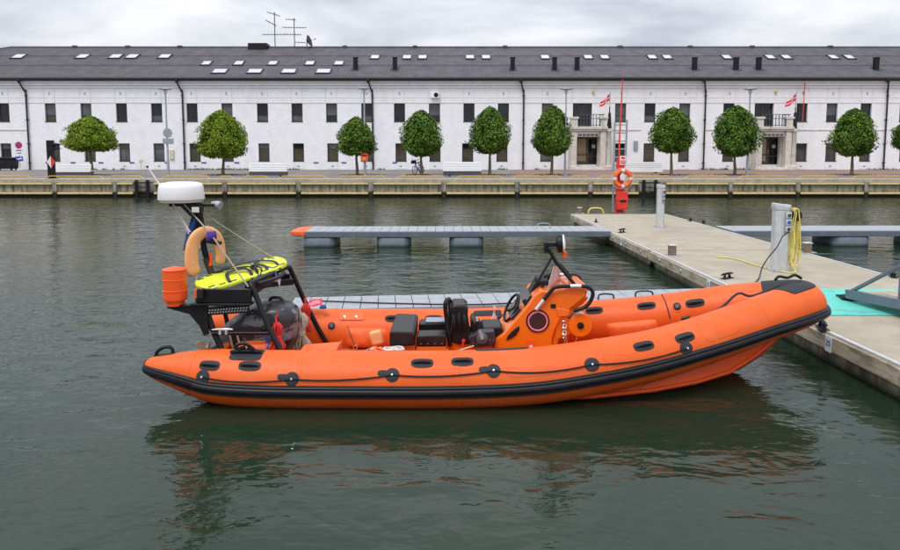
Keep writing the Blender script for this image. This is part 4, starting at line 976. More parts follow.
for k in range(7):
    o=rg.uniform(-.07,.05); mb.tube(cr([(cx-.02+o*.5,yb-.05,cz+.22),(cx-.06+o,yb-.08,cz+.1),(cx-.03+o,yb-.09,cz-.04-rg.uniform(0,.08)),(cx+.05+o*.6,yb-.08,cz+.05),(cx+.02+o*.5,yb-.05,cz+.2)],4),.014,6)
mb.tube(cr([(cx,yb-.06,cz+.0),(cx+.05,yb-.07,cz-.12),(cx+.02,yb-.08,cz-.25),(cx+.07,yb-.06,cz-.3)],4),.013,6)
o=mb.build('rope_coil','rope_white',base=(cx,yb,cz-.1)); tag(o,'white throwing rope bundled inside the ring lifebuoy','rope')
# ------------------------------------------------------------------ the rescue boat (rigid inflatable)
YC=8.95
boat=thing('inflatable_boat',(.5,YC,0),'large orange rigid inflatable rescue boat moored in the foreground','boat')
# half path of the near tube: X, offset from the centre line, z, radius
HP=[(-3.80,1.06,.455,.035),(-3.77,1.06,.450,.085),(-3.66,1.06,.435,.145),(-3.45,1.06,.405,.205),(-3.12,1.055,.355,.288),(-2.8,1.07,.318,.334),(-2.2,1.085,.295,.350),(-1.2,1.09,.288,.352),(0,1.09,.290,.352),(1.0,1.08,.330,.346),(1.8,1.035,.43,.333),(2.5,.90,.520,.318),(3.1,.73,.625,.312),(3.6,.58,.735,.310),(4.05,.43,.84,.310),(4.45,.28,.92,.310),(4.74,.15,.97,.310),(4.88,.062,.99,.310),(4.91,0,.995,.310)]
def crn(P,n):
    P=[np.array(p,float) for p in P]; out=[]
    for i in range(len(P)-1):
        p0,p1,p2,p3=P[max(0,i-1)],P[i],P[i+1],P[min(len(P)-1,i+2)]
        if i==len(P)-2: p3=np.array([P[-2][0],-P[-2][1],P[-2][2],P[-2][3]])
        for k in range(n):
            t=k/n; out.append(.5*((2*p1)+(p2-p0)*t+(2*p0-5*p1+4*p2-p3)*t*t+(3*p1-p0-3*p2+p3)*t**3))
    out.append(P[-1]); return np.array(out)
HS=crn(HP,14)
HC=np.stack([HS[:,0],YC-HS[:,1],HS[:,2]],1); HR=np.maximum(HS[:,3],.02)      # near side, world
HT=np.gradient(HC,axis=0); HT[-1]=(HT[-1][0]*0,1,0) ; HT/=np.linalg.norm(HT,axis=1)[:,None]
HT[-1]=np.array([0,1,0.])
Sarc=np.concatenate([[0],np.cumsum(np.linalg.norm(np.diff(HC,axis=0),axis=1))])
def frame(i):
    t=Vector(HT[i]); up=Vector((0,0,1)); o=t.cross(up).normalized()       # outward on the near side (-y when t=+x)
    u=o.cross(t).normalized(); return t,o,u
def interp(s):
    s=min(max(s,0),Sarc[-1]); i=int(np.searchsorted(Sarc,s)); i=min(max(i,1),len(Sarc)-1)
    f=(s-Sarc[i-1])/max(1e-9,Sarc[i]-Sarc[i-1])
    c=HC[i-1]*(1-f)+HC[i]*f; r=HR[i-1]*(1-f)+HR[i]*f; t=HT[i-1]*(1-f)+HT[i]*f
    t=Vector(t).normalized(); o=t.cross(Vector((0,0,1))).normalized(); u=o.cross(t).normalized()
    return Vector(c),r,t,o,u
def mirror(v): return Vector((v.x,2*YC-v.y,v.z))
def surf(side,s,phi,h=0.0):                     # phi from the top, positive outboard
    c,r,t,o,u=interp(s); p=c+(o*math.sin(phi)+u*math.cos(phi))*(r+h)
    return p if side=='near' else mirror(p)
def pick(side,px,row):
    d=ray(px,row); o=Vector((0,0,H)); C=HC.copy()
    if side=='far': C[:,1]=2*YC-C[:,1]
    for k in np.arange(6.5,12.5,.006):
        p=o+d*k; q=np.linalg.norm(C-np.array(p),axis=1)/1.0; 
        j=int(np.argmin(q-HR))
        if q[j]<=HR[j]+.002:
            if side=='far': p=mirror(p)
            t,oo,u=frame(j); v=Vector(p)-Vector(HC[j]); return Sarc[j],math.atan2(v.dot(oo),v.dot(u))
    # a grazing pick: take the top of the tube at that column
    if side=='far' and row>318: return Sarc[min(range(len(C)),key=lambda j: abs(450+F*C[j][0]/(C[j][1]*CP+2.6*SP)-px))],-2.0
    best=min(range(len(C)),key=lambda j: abs(450+F*C[j][0]/(C[j][1]*CP+2.6*SP)-px)); return Sarc[best],0.0
SEG=40
rings=[]
idx=list(range(len(HC)))
def ring_at(i,far):
    t,o,u=frame(i); r=HR[i]; c=Vector(HC[i]); out=[]
    for k in range(SEG):
        a=2*math.pi*k/SEG; p=c+(o*math.sin(a)+u*math.cos(a))*r; out.append(mirror(p) if far else p)
    return out
# fabric seams: a slight pinch where the tube panels are glued
seams=[3.2,5.0,6.9,8.1]
rn=[ring_at(i,False) for i in idx]; rf=[ring_at(i,True) for i in reversed(idx[:-1])]
mb=MB(); mb.loft(rn+rf); tube=mb.build('inflatable_tube','tube',boat,ang=60)
# seam tapes
for side in ('near','far'):
    for s0 in (.62,2.0,3.9,5.7,7.15,8.0):
        mb=MB(); vs=[]; n=40
        for k in range(n+1):
            a=2*math.pi*k/n
            for ds,h in ((-.028,-.002),(-.024,.004),(.024,.004),(.028,-.002)): vs.append(surf(side,s0+ds,a,h))
        fs=[(k*4+j,(k+1)*4+j,(k+1)*4+j+1,k*4+j+1) for k in range(n) for j in range(3)]
        mb.add(vs,fs); mb.build('seam_tape','tube',tube)
# rubbing strake: ribbed black band all the way round
prof_=[(-.078,-.004),(-.074,.026),(-.054,.042),(-.040,.034),(-.030,.054),(0,.063),(.030,.054),(.040,.034),(.054,.042),(.074,.026),(.078,-.004)]
def DROP(x): return .10-.02*min(1,max(0,(x-1.0)/1.6))+.16*min(1,max(0,(x-3.0)/1.6))
def strake(far):
    out=[]
    for i in range(6,len(HC)):
        t,o,u=frame(i); r=HR[i]; c=Vector(HC[i]); k=min(1.0,.45+.55*r/.28); ring=[]
        for a,b2 in prof_:
            ang=math.pi/2+DROP(c.x)*k-(a*k)/max(r,.07); p=c+(o*math.sin(ang)+u*math.cos(ang))*(r+b2*k); ring.append(mirror(p) if far else p)
        out.append(ring)
    return out
sn=strake(False); sf=list(reversed(strake(True)[:-1]))
mb=MB(); mb.loft(sn+sf,closed=True); mb.build('rubbing_strake','rubber',boat,ang=50)
# stern end caps
for far in (False,True):
    rr=[]
    for i in range(0,13):
        t,o,u=frame(i); r=HR[i]+.012; c=Vector(HC[i]); rr.append([(mirror(p) if far else p) for p in [c+(o*math.sin(2*math.pi*k/28)+u*math.cos(2*math.pi*k/28))*r for k in range(28)]])
    mb=MB(); mb.loft(rr); mb.build('end_cap','rubber',boat)
# hull
def hullsec(x,bt,zt,bc,zc,zk,x2):
    pts=[]
    for s in (-1,1):
        q=[(bt,zt),(bc+.045,zc+.03),(bc,zc-.01),(bc*.62,zk+(zc-zk)*.66),(bc*.60,zk+(zc-zk)*.60),(bc*.3,zk+(zc-zk)*.30),(0.0,zk)]
        if s==1: q=q[:-1][::-1]
        pts+=[Vector((x+(x2-x)*(1-(b2/max(bt,.01)))*.0,YC+s*b2,z)) for b2,z in q]
    return pts
secs_h=[(-3.05,.98,.10,1.00,.01,-.32),(-1,.99,.09,1.03,.005,-.33),(.8,.99,.10,1.04,.01,-.34),(1.8,.97,.17,1.0,.03,-.34),(2.6,.80,.28,.84,.055,-.31),(3.2,.62,.39,.68,.10,-.22),(3.7,.46,.51,.50,.17,-.10),(4.1,.32,.60,.31,.31,.04),(4.4,.19,.70,.17,.47,.24),(4.62,.085,.79,.06,.64,.48),(4.70,.02,.84,.015,.78,.70)]
mb=MB(); mb.loft([hullsec(*a,a[0]) for a in secs_h],closed=False); 
n=len(hullsec(*secs_h[0],0)); mb.f.append(tuple(range(n))); mb.m.append(0)
mb.build('hull','hull',boat,ang=30)
for s in (-1,1): MB().tube([(a[0],YC+s*(a[3]+.04),a[4]+.02) for a in secs_h[2:-1]],.03,8).build('spray_rail','hull',boat)
mb=MB(); mb.add([(-3.0,YC-.95,.105),(2.4,YC-.92,.11),(3.4,YC-.55,.42),(4.1,YC-.28,.62),(4.1,YC+.28,.62),(3.4,YC+.55,.42),(2.4,YC+.92,.11),(-3.0,YC+.95,.105)],[(0,1,6,7),(1,2,5,6),(2,3,4,5)]); mb.build('deck','deck',boat,smooth=False)
mb=MB(); mb.prism([(-3.08,-.1),(-2.98,-.1),(-2.98,.52),(-3.08,.52)],YC-.85,YC+.85); mb.build('transom','panel',boat,bevel=.02)
# bow cap: grey doubler over the nose
mb=MB(); NS,NA=26,26; S0=Sarc[-1]
def capgrid(side):
    vs=[]; 
    for i in range(NS+1):
        s=S0-.50+.50*i/NS
        w_=1.0 if i>4 else (.25+.75*math.sin(i/5*math.pi/2))
        for k in range(NA+1):
            u=k/NA; phi=R(-78)+(R(34)-R(-78))*u
            mid=R(-20); phi=mid+(phi-mid)*w_
            vs.append(surf(side,s,phi,.010 if 0<k<NA and i>0 else -.01))
    mb.add(vs,[(i*(NA+1)+k,(i+1)*(NA+1)+k,(i+1)*(NA+1)+k+1,i*(NA+1)+k+1) for i in range(NS) for k in range(NA)])
capgrid('near'); capgrid('far'); mb.build('bow_cap','patch',boat)
c=surf('near',S0,0,.02); mb=MB(); mb.tube(cr([c+Vector((-.42,-.10,.02)),c+Vector((-.34,-.04,.055)),c+Vector((-.2,0,.03)),c+Vector((-.08,.04,.06)),c+Vector((.02,.05,.01))],5),.02,8); mb.build('bow_handle','rubber',boat)

def tpatch(mb,side,s0,phi0,hl,hw,h=.008,shape='round',seg=28,pw=4.0,taper=0):
    _,r,_,_,_=interp(s0); vs=[]; rgs=4
    for j in range(rgs+2):
        q=[1.02,1.0,.8,.5,.25,.0][j] if rgs==4 else 1
        hh=[-.006,h*.8,h,h,h,h][j]
        for k in range(seg):
            a=2*math.pi*k/seg; ca,sa=math.cos(a),math.sin(a)
            if shape=='rect': ca,sa=math.copysign(abs(ca)**(2/pw),ca),math.copysign(abs(sa)**(2/pw),sa)
            vs.append(surf(side,s0+ca*hl*q,phi0+sa*hw*q*(1+taper*ca)/r,hh))
    fs=[(j*seg+k,j*seg+(k+1)%seg,(j+1)*seg+(k+1)%seg,(j+1)*seg+k) for j in range(rgs+1) for k in range(seg)]
    return mb.add(vs,fs)
def handle(side,px,row,hl=.135,hw=.062):
    s,phi=pick(side,px,row); mb=MB(); tpatch(mb,side,s,phi,hl,hw,.010,'rect',pw=3)
    mb.tube([surf(side,s+hl*x,phi,h) for x,h in ((-.80,.004),(-.62,.028),(-.35,.042),(0,.046),(.35,.042),(.62,.028),(.80,.004))],.017,10)
    mb.mi(1); tpatch(mb,side,s,phi,hl*.62,hw*.42,.0145,'rect',pw=3)
    mb.build('grab_handle',['patch','rubber'],boat)
for p in ((207,365.3),(250,366),(419,363.3),(465,361.7),(642.5,346.3),(686,337.3)): handle('near',*p)
for p in ((394,318.5),(434,318.5),(507,318),(593.5,310.5),(645.5,306),(696,303)): handle('far',*p)
# lifeline patches and the lifeline
LP=[(199,376.3),(290,379),(390,375),(491,371),(592,364.5),(686,348.3)]; lp=[]
for n,p in enumerate(LP):
    s,phi=pick('near',*p); lp.append((s,phi)); mb=MB(); tpatch(mb,'near',s,phi,.085,.082,.009)
    if n in (1,2,3): tpatch(mb,'near',s-.11,phi-.06,.065,.035,.008,'rect',pw=3)
    mb.mi(1); c0=surf('near',s,phi,.01); c1=surf('near',s,phi,.04); mb.tube([c0,c1],[.020,.012],10); mb.build('lifeline_patch',['patch','chrome'],boat)
pts=[]
for (s,phi),(s2,phi2) in zip(lp[:-1],lp[1:]):
    for k in range(8):
        f=k/8; pts.append(surf('near',s+(s2-s)*f,phi+(phi2-phi)*f+.10*math.sin(math.pi*f)**.7*(1 if 0<f<1 else 0),.018))
pts.append(surf('near',*lp[-1],.02)); mb=MB(); mb.tube(pts,.0095,8); mb.build('lifeline','rubber',boat)
# valves
for p in ((332,326),(677.5,306.5)):
    s,phi=pick('far',*p); mb=MB(); mb.mi(1); tpatch(mb,'far',s,phi,.085,.085,.006); mb.mi(0); tpatch(mb,'far',s,phi,.055,.055,.02); mb.mi(2); tpatch(mb,'far',s,phi,.032,.032,.026); mb.build('air_valve',['rubber','tube','grey_paint'],boat)
# dark doublers on the near tube: chock at the stern, pad by the console
s,phi=pick('near',243,359); s1,phi1=pick('near',243,356); mb=MB(); tpatch(mb,'near',s,phi*.45,.20,.125,.009,'rect',pw=6)
c=surf('near',s,phi*.45,.01); up=Vector((0,-.25,.97)); t=Vector((1,0,0))
mb.mi(1); 
for dx_ in (-.085,.085): mb.tube(cr([c+t*dx_+up*-.01,c+t*dx_*.9+up*.05,c+t*dx_*.2+up*.085],4),[.035,.034,.032,.03,.028,.026,.024,.022,.02],8)
mb.tube([c+t*-.20+up*.01,c+t*-.10+up*.03,c+t*.08+up*.03,c+t*.18+up*.01],[.02,.03,.03,.02],8); mb.tube(cr([c+t*-.05+up*.03,c+t*-.13+up*.09,c+t*-.02+up*.13,c+t*.08+up*.06],4),.02,8)
mb.build('mooring_chock',['patch','rubber'],boat)
s,_=pick('near',506,357); mb=MB(); tpatch(mb,'near',s,-.28,.34,.10,.009,'rect',pw=8); mb.build('wear_pad','patch',boat)
s,_=pick('near',158,356); mb=MB(); p=[surf('near',s+dx_,-.12,h) for dx_,h in ((-.10,.0),(-.09,.05),(-.03,.085),(.04,.085),(.09,.05),(.10,.0))]; mb.tube(cr(p,4),.022,8); tpatch(mb,'near',s,-.12,.14,.05,.008); mb.build('towing_eye','rubber',boat)
# glued orange reinforcement panels near the bow
for p,hl,hw in (((719,326),.26,.15),((538,365),.36,.13)):
    s,phi=pick('near',*p); mb=MB(); tpatch(mb,'near',s,phi,hl,hw,.0055,'rect',pw=7,seg=44); mb.build('reinforcement_patch','tube',boat)
# flap with buckles, storage pouches on the far tube
s,phi=pick('far',354,317); mb=MB(); tpatch(mb,'far',s,phi,.19,.065,.02,'rect',pw=8,seg=40); mb.mi(1)
for d_ in (-.11,.07):
    q=surf('far',s+d_,phi-.06,.03); mb.obox(q,(.014,0,0),(0,.006,-.006),(0,.008,.012)); mb.tube([q+Vector((-.018,-.012,.01)),q+Vector((.018,-.016,-.03))],.009,6)
mb.build('buckle_flap',['bag','chrome'],boat)
def pouch(px0,px1,r0,r1,side='far'):
    s0,p0=pick(side,px0,(r0+r1)/2); s1,p1=pick(side,px1,(r0+r1)/2); _,pa=pick(side,(px0+px1)/2,r0); _,pb=pick(side,(px0+px1)/2,r1-1)
    nx,ny=14,8; vs=[]; rg=random.Random(int(px0))
    for i in range(nx+1):
        for k in range(ny+1):
            u=i/nx; v=k/ny; e=min(1,4*min(u,1-u))*min(1,4*min(v,1-v)); h=.004+.085*e**.6*(.7+.3*v)+rg.gauss(0,.006)*e
            vs.append(surf(side,s0+(s1-s0)*u,pa+(pb-pa)*v,h if e>0 else -.01))
    mb=MB(); mb.add(vs,[(i*(ny+1)+k,(i+1)*(ny+1)+k,(i+1)*(ny+1)+k+1,i*(ny+1)+k+1) for i in range(nx) for k in range(ny)]); return mb,s0,s1,pa,pb
mb,s0,s1,pa,pb=pouch(343.5,387,327.5,348); mb.mi(1)
q=surf('far',s0+(s1-s0)*.25,pa+(pb-pa)*.78,.11); mb.tube([q+Vector((math.cos(a)*.03,-.005,math.sin(a)*.03)) for a in [2*math.pi*k/16 for k in range(16)]],.006,6,closed=True); mb.mi(2); mb.tube(cr([surf('far',s0+.03,pa+.02,.05),surf('far',s0+.10,pa+(pb-pa)*.4,.105),q],4),.006,6); mb.mi(0)
mb.build('storage_pouch',['bag','chrome','rope_dark'],boat)
mb,*_=pouch(608,659,320.5,338); mb.build('storage_pouch','bag',boat)
s,phi=pick('near',686,320.5); c=W(686,320,8.52); mb=MB(); mb.obox(c,(.05,-.02,.02),(.02,.05,0),(-.01,0,.045)); mb.build('deck_fitting','rubber',boat,bevel=.012)
mb=MB(); mb.tube(cr([surf('near',S0-.30,-.5,.03),surf('near',S0-.75,-.75,.03),W(738,293.5,8.7),W(722,307,8.65),W(706,314.5,8.6),W(697,317,8.55),W(712,312,8.62)],6),.017,8); mb.build('bow_rope','rope_dark',boat)
mb=MB()
for side,px,r0,r1 in (('far',664,303,322),): 
    s,_=pick(side,px,310); mb.tube([surf(side,s+.06*math.sin(k/9*1.5),-.1-k*.16,.008) for k in range(10)],.008,6)
mb.build('fuel_line','rope_dark',boat)

# ---------------- console
y0,y1=8.60,9.34
def cz(px,row,Y=8.60): p=W(px,row,Y); return (p.x,p.z)
poly_px=[(495,349),(494,340.5),(503,334),(524.5,309.5),(534,296),(541.5,290.5),(553,291.5),(568.6,288.2),(584.6,288),(587.8,292),(586,297),(577,304),(567,312),(560,320),(555.5,329),(552.6,338),(551.5,349)]
poly=[cz(*p) for p in poly_px]; zlo=.11; poly[0]=(poly[0][0],zlo); poly[-1]=(poly[-1][0],zlo)
mb=MB(); mb.prism(poly,y0,y1); con=mb.build('console','panel',boat,bevel=.022,seg=3)
rib=[cz(*p) for p in [(558.5,347),(560,338),(563,329),(568,320),(575,312),(584,305),(590,299),(586.5,296.8),(577.5,303.5),(567.5,311.5),(560.5,319.5),(556,328.5),(553.2,338),(552,347)]]
mb=MB(); mb.prism(rib,y0+.05,y1-.05); mb.build('console_front','panel',con,bevel=.02)
hd=[cz(*p) for p in [(566,289.0),(569,286.5),(580,285.2),(588,286.5),(589.5,290),(587,292),(584,288.2)]]
mb=MB(); mb.prism(hd,y0+.04,y1-.02); mb.build('console_top','panel',con,bevel=.025,seg=3)
c=cz(537.7,321); mb=MB(); mb.lathe((c[0],y0-.004,c[1]),[(.158,.0),(.156,-.012),(.142,-.012),(.14,0)],36,'Y'); mb.mi(1).lathe((c[0],y0-.012,c[1]),[(.140,.012),(.136,-.008),(.118,-.008),(.114,.012)],36,'Y'); mb.mi(2).lathe((c[0],y0-.006,c[1]),[(.118,.004),(.115,-.004)],36,'Y'); mb.build('porthole',['rubber','pink','porthole'],con)
c=cz(553.2,306); mb=MB(); mb.box(c[0]-.035,c[0]+.035,y0-.012,y0+.004,c[1]-.028,c[1]+.028); mb.build('switch_plate','rubber',con,bevel=.004)
c=cz(531,344); mb=MB(); mb.box(c[0]-.062,c[0]+.062,y0-.008,y0+.004,c[1]-.06,c[1]+.06); mb.mi(1).box(c[0]-.02,c[0]+.02,y0-.011,y0-.008,c[1]-.045,c[1]-.015); mb.build('label_plate',['drum','labelwhite'],con)
mb=MB(); pad=[cz(*p) for p in [(506,340),(508,335.5),(513,330),(519,325.5),(519.5,329),(516,335),(511,338.5)]]; mb.prism(pad,y0-.02,y0+.01); mb.build('knee_pad','vinyl',con,bevel=.008)
# dashboard with screens on the sloping face
def dash(px0,r0,px1,r1,ya,yb,h=.02,m='screen'):
    a=Vector((cz(px0,r0)[0],0,cz(px0,r0)[1])); b2=Vector((cz(px1,r1)[0],0,cz(px1,r1)[1])); d=(b2-a); n=Vector((-d.z,0,d.x)).normalized()
    c=(a+b2)/2+Vector((0,(ya+yb)/2,0))+n*h*.5; mb=MB(); mb.obox(c,d/2,(0,(yb-ya)/2,0),n*(h*.5+.012)); return mb.build('instrument_panel',m,con,bevel=.006)
dash(513,322,522,311.5,8.70,9.25); dash(526,307,533,297.5,8.66,9.3)
mb=MB(); c0=Vector((cz(530,300)[0],9.05,cz(530,300)[1])); ax=Vector((-.62,0,.42)).normalized(); n=Vector((-.42*1.0,0,-.0))
dvec=Vector((.45,0,.89)).normalized(); nvec=Vector((-.89,0,.45)).normalized()
c=W(531.5,291,8.98); mb.obox(c,dvec*.15,(0,.13,0),nvec*.03); mb.mi(1).obox(c+nvec*.032,dvec*.12,(0,.11,0),nvec*.003); mb.build('chart_plotter',['rubber','screen'],con,bevel=.008)
mb=MB()
for p in ((535,300),(543,284)): q=W(*p,8.85); mb.lathe(q,[(.02,-.04),(.028,-.03),(.028,.03),(.02,.04)],12,'Y')
mb.build('plotter_knob','blue',con)
mb=MB(); c=Vector((cz(547,290)[0],8.85,cz(547,290)[1]+.04)); mb.lathe(c,[(.07,-.02),(.065,.04),(.02,.06)],18); mb.box(c.x-.09,c.x+.02,8.95,9.2,c.z-.04,c.z+.05); mb.build('compass','rubber',con,bevel=.01)
# steering wheel
wc=W(511.5,307.5,8.98); ax=Vector((-.80,-.12,.42)).normalized(); u=ax.cross(Vector((0,0,1))).normalized(); v=ax.cross(u); 
mb=MB(); mb.tube([wc+u*math.cos(a)*.20+v*math.sin(a)*.20 for a in [2*math.pi*k/36 for k in range(36)]],.019,10,closed=True); sw=mb.build('steering_wheel','rubber',boat)
mb=MB(); hub=wc-ax*.06
for k in range(3): a=k*2.094+.5; mb.tube([hub,wc+u*math.cos(a)*.20+v*math.sin(a)*.20],[.024,.014],8)
mb.tube([hub+ax*.02,hub-ax*.22],[.05,.04],12); mb.build('hub','rubber',sw)
# windscreen frame: tripod of black tube with a searchlight at its apex
apn=W(549.6,251.5,8.80); apf=apn+Vector((0,.42,.0)); mb=MB()
for ap,Yo in ((apn,8.72),):
    mb.tube([W(548.4,249,8.80),W(556,262,8.78),W(575.5,285.5,Yo)],.025,10)
    mb.tube([W(552.8,255.5,8.80),W(537.5,282,8.72)],.019,10)
    mb.tube([W(558,263.5,9.02),W(544.6,284.5,9.15)],.019,10)
mb.tube([W(556,262,8.78),W(559.5,264,9.02)],.02,8); mb.tube([W(559.5,264,9.02),W(574,280.5,9.25)],.024,10)
mb.build('windscreen_frame','black_metal',boat)
a,b2,c,d=W(553.5,266,8.83),W(546.5,290,8.80),W(554.5,291,9.2),W(561.5,266,9.2)
mb=MB(); mb.plate([a,b2,c,d],(.012,0,.004)); mb.build('windscreen','clear',boat,bevel=.004)
mb=MB(); q=W(548.5,246,8.85); mb.box(q.x-.05,q.x+.18,q.y-.03,q.y+.03,q.z-.01,q.z+.05); mb.tube([q+Vector((-.03,0,-.09)),q+Vector((-.03,0,.05))],.035,10); mb.build('light_bracket','rubber',boat,bevel=.01)
c=W(560.5,243.5,8.86); ld=Vector((.985,-.15,.05)).normalized(); lu=ld.cross(Vector((0,0,1))).normalized(); lv=ld.cross(lu)
rg_=[]
for rr,h in ((.03,-.065),(.09,-.058),(.125,-.035),(.13,.02),(.128,.03)): rg_.append([c+ld*h+lu*math.cos(a)*rr*.95+lv*math.sin(a)*rr for a in [2*math.pi*k/28 for k in range(28)]])
mb=MB(); mb.loft(rg_); sl_=mb.build('searchlight','rubber',boat)
rg_=[]
for rr,h in ((.126,.031),(.118,.05),(.06,.065),(.01,.07)): rg_.append([c+ld*h+lu*math.cos(a)*rr*.95+lv*math.sin(a)*rr for a in [2*math.pi*k/28 for k in range(28)]])
MB().loft(rg_).build('lens','radar',sl_); q=c+Vector((.05,-.02,-.15)); MB().obox(q,(.03,0,0),(0,.03,0),(0,0,.04)).build('marker_lamp','drum',sl_,bevel=.008)
# black grab rails on the console
for Y in (8.565,9.38):
    P_=[(536.6,309.2),(545,298.5),(552.5,289.2),(557,287),(568,286.3),(580,286.2),(588,287.2),(592.5,291.5),(592.3,297),(588.5,304),(582.5,308.3),(573.5,310.8)]
    mb=MB(); mb.tube(cr([W(p,r,8.565)+Vector((0,Y-8.565,0)) for p,r in P_],4),.026,10); mb.mi(1); mb.tube([W(536.2,309.8,8.565)+Vector((0,Y-8.565,0)),W(544,300,8.565)+Vector((0,Y-8.565,0))],.0305,10); mb.tube([W(570,286.3,8.565)+Vector((0,Y-8.565,0)),W(581,286.2,8.565)+Vector((0,Y-8.565,0))],.0305,10); mb.build('grab_rail',['rubber','chrome'],boat)
# anchor line reel in front of the console
c=W(580.3,325.2,8.62); rx,rz_=c.x,c.z; mb=MB(); mb.lathe((rx,8.62,rz_),[(.158,-.012),(.158,.012)],40,'Y'); re_=mb.build('line_reel','panel',boat,bevel=.004); MB().lathe((rx,9.02,rz_),[(.158,-.012),(.158,.012)],40,'Y').build('flange','panel',re_,bevel=.004)
mb=MB(); mb.lathe((rx,8.82,rz_+.0),[(.135,-.187),(.14,-.1),(.136,.0),(.142,.1),(.135,.187)],36,'Y'); mb.build('reel_drum','rope_white',re_)
mb=MB(); mb.lathe((rx,8.598,rz_),[(.045,.01),(.045,-.014),(.02,-.02)],20,'Y'); mb.build('reel_hub','rubber',re_)
mb=MB(); mb.prism([(cz(556,317)[0],cz(556,317)[1]),(cz(570,322)[0],cz(570,322)[1]+.03),(rx,rz_+.03),(rx,rz_-.04),(cz(566,338)[0],cz(566,338)[1]),(cz(556,341)[0],cz(556,341)[1])],8.645,8.665); mb.prism([(cz(556,308)[0],cz(556,308)[1]),(cz(570,310)[0],cz(570,310)[1]),(cz(569,315.5)[0],cz(569,315.5)[1]),(cz(558,317)[0],cz(558,317)[1])],8.588,9.0); mb.build('reel_bracket','panel',re_,bevel=.008)
mb=MB(); q=W(563.5,323,8.6)
for k in range(5): qq=q+Vector((.015*(k%2),0,-.045*k)); mb.tube([qq+Vector((math.cos(a)*.022,(.01 if k%2 else -.01)*math.sin(a),math.sin(a)*.03)) for a in [2*math.pi*j/12 for j in range(12)]],.008,6,closed=True)
for k in range(3): mb.tube(cr([q+Vector((.01*k,0,-.15)),q+Vector((.02+.015*k,0,-.25)),q+Vector((-.01+.02*k,.02,-.38))],4),.010,6)
mb.tube(cr([W(577,337,8.6),W(574,345,8.6),W(567,349.5,8.62)],4),.008,6); mb.build('anchor_chain','chrome',boat)

# ---------------- seats
def cushion(name,poly,ya,yb,parent=boat,m='vinyl',bev=.03): mb=MB(); mb.prism(poly,ya,yb); return mb.build(name,m,parent,bevel=bev,seg=3)
b0=cz(389.5,332,8.35); b1=cz(414.5,335,8.35)
x0,x1=b0[0],b1[0]
seat=cushion('bench_seat',[(x0,.565),(x1,.565),(x1+.005,.72),(x1-.03,.752),(x0+.03,.765),(x0,.74)],8.33,9.30)
cushion('seat_base',[(x0+.02,.11),(x1+.0,.11),(x1,.562),(x0+.02,.562)],8.40,9.25,seat,'panel',.02)
xa,xb=cz(415.5,340,8.40)[0]+.012,cz(446.5,340,8.40)[0]
for ya,yb in ((8.38,8.66),(8.98,9.26)):
    p=cushion('locker_cushion',[(xa,.545),(xb,.55),(xb,.68),(xb-.02,.695),(xa+.02,.69),(xa,.67)],ya,yb,boat,'vinyl',.02)
    cushion('locker',[(xa+.005,.11),(xb-.005,.11),(xb-.005,.542),(xa+.005,.542)],ya+.015,yb-.01,p,'panel',.012)
    mb=MB()
    for k in range(4): xx=xa+.06+(xb-xa-.12)*k/3; mb.lathe((xx,ya-.001,.585),[(.008,.0),(.007,-.005)],10,'Y')
    mb.build('stud','chrome',p)
mb=MB(); mb.box(xa+.10,xb-.01,9.0,9.22,.698,.725); mb.build('tray','galv',boat,bevel=.006)
# hoop behind the driver's seat
mb=MB(); xx=W(447,300,8.6).x
for Y in (8.60,):
    q=lambda p,r,Y=8.6: W(p,r,Y)
    mb.tube(cr([q(450,346),q(448,330),q(445.5,310),q(445.8,302),q(448.5,299.2,8.8),q(449.5,301,9.1),q(450,310,9.15),q(451,330,9.15),q(452,345,9.15)],5),.030,10)
mb.build('seat_hoop','rubber',boat)
# driver's jockey seat: tall backrest, seat box
bp_=[cz(*p,8.80) for p in [(450,338),(452.5,318),(449.8,305),(453,302.2),(464,302),(468,305),(467.5,313),(470,330),(474,337),(470,341),(458,341)]]
dr=cushion('backrest','' or bp_,8.62,9.05,boat,'vinyl',.035)
mb=MB()
for k in range(3): xx=cz(453.5+k*5.2,320)[0]; mb.tube(cr([(xx,8.612,cz(455,313)[1]-.02*abs(k-1)),(xx+.01,8.585,cz(455,322)[1]),(xx+.03,8.605,cz(458,333)[1])],5),[.025]*11,8)
mb.build('padding_rib','vinyl',dr)
db=[cz(*p,8.9) for p in [(470,322),(473,317),(480,324),(486,331),(478,334),(472,331)]]
mb=MB(); mb.prism(db,8.72,9.2); mb.build('seat_cushion','cowlgrey' if False else 'vinyl',dr,bevel=.02)
cushion('seat_pod',[cz(448,352),cz(494,352),cz(494,345),cz(474,336),(cz(452,334))],8.66,9.2,dr,'panel',.02)
bx=[cz(*p,8.84) for p in [(481,331),(482.5,323.8),(500.5,323.5),(503,328),(503,338),(483,341)]]
cushion('footrest_box',bx,8.66,9.1,boat,'vinyl',.02)
# throttle unit
th=[cz(*p,8.52) for p in [(468,337),(482,331.5),(494.5,331),(495.8,343),(491,346),(472,347.3)]]
mb=MB(); mb.prism(th,8.50,8.66); tu=mb.build('throttle_box','throttle',boat,bevel=.012)
c=cz(482,338.2,8.5); mb=MB(); mb.lathe((c[0],8.498,c[1]),[(.075,.0),(.075,-.03),(.06,-.04)],28,'Y'); mb.build('throttle_disc','cowlgrey',tu)
e_=W(476.5,317.2,8.46); mb=MB(); mb.tube([(c[0],8.46,c[1]),W(479,329,8.46)],[.03,.022],10); mb.mi(1); mb.tube([W(479,329,8.46),W(477.2,321,8.46)],.026,10); mb.mi(2); mb.tube([W(477.2,321,8.46),e_],[.022,.018],10); mb.build('throttle_lever',['galv','rubber','chrome'],tu)
mb=MB()
for px in (473,478,490,493): q=W(px,343.5 if px<485 else 340,8.497); mb.lathe((q.x,8.5,q.z),[(.007,0),(.006,-.006)],8,'Y')
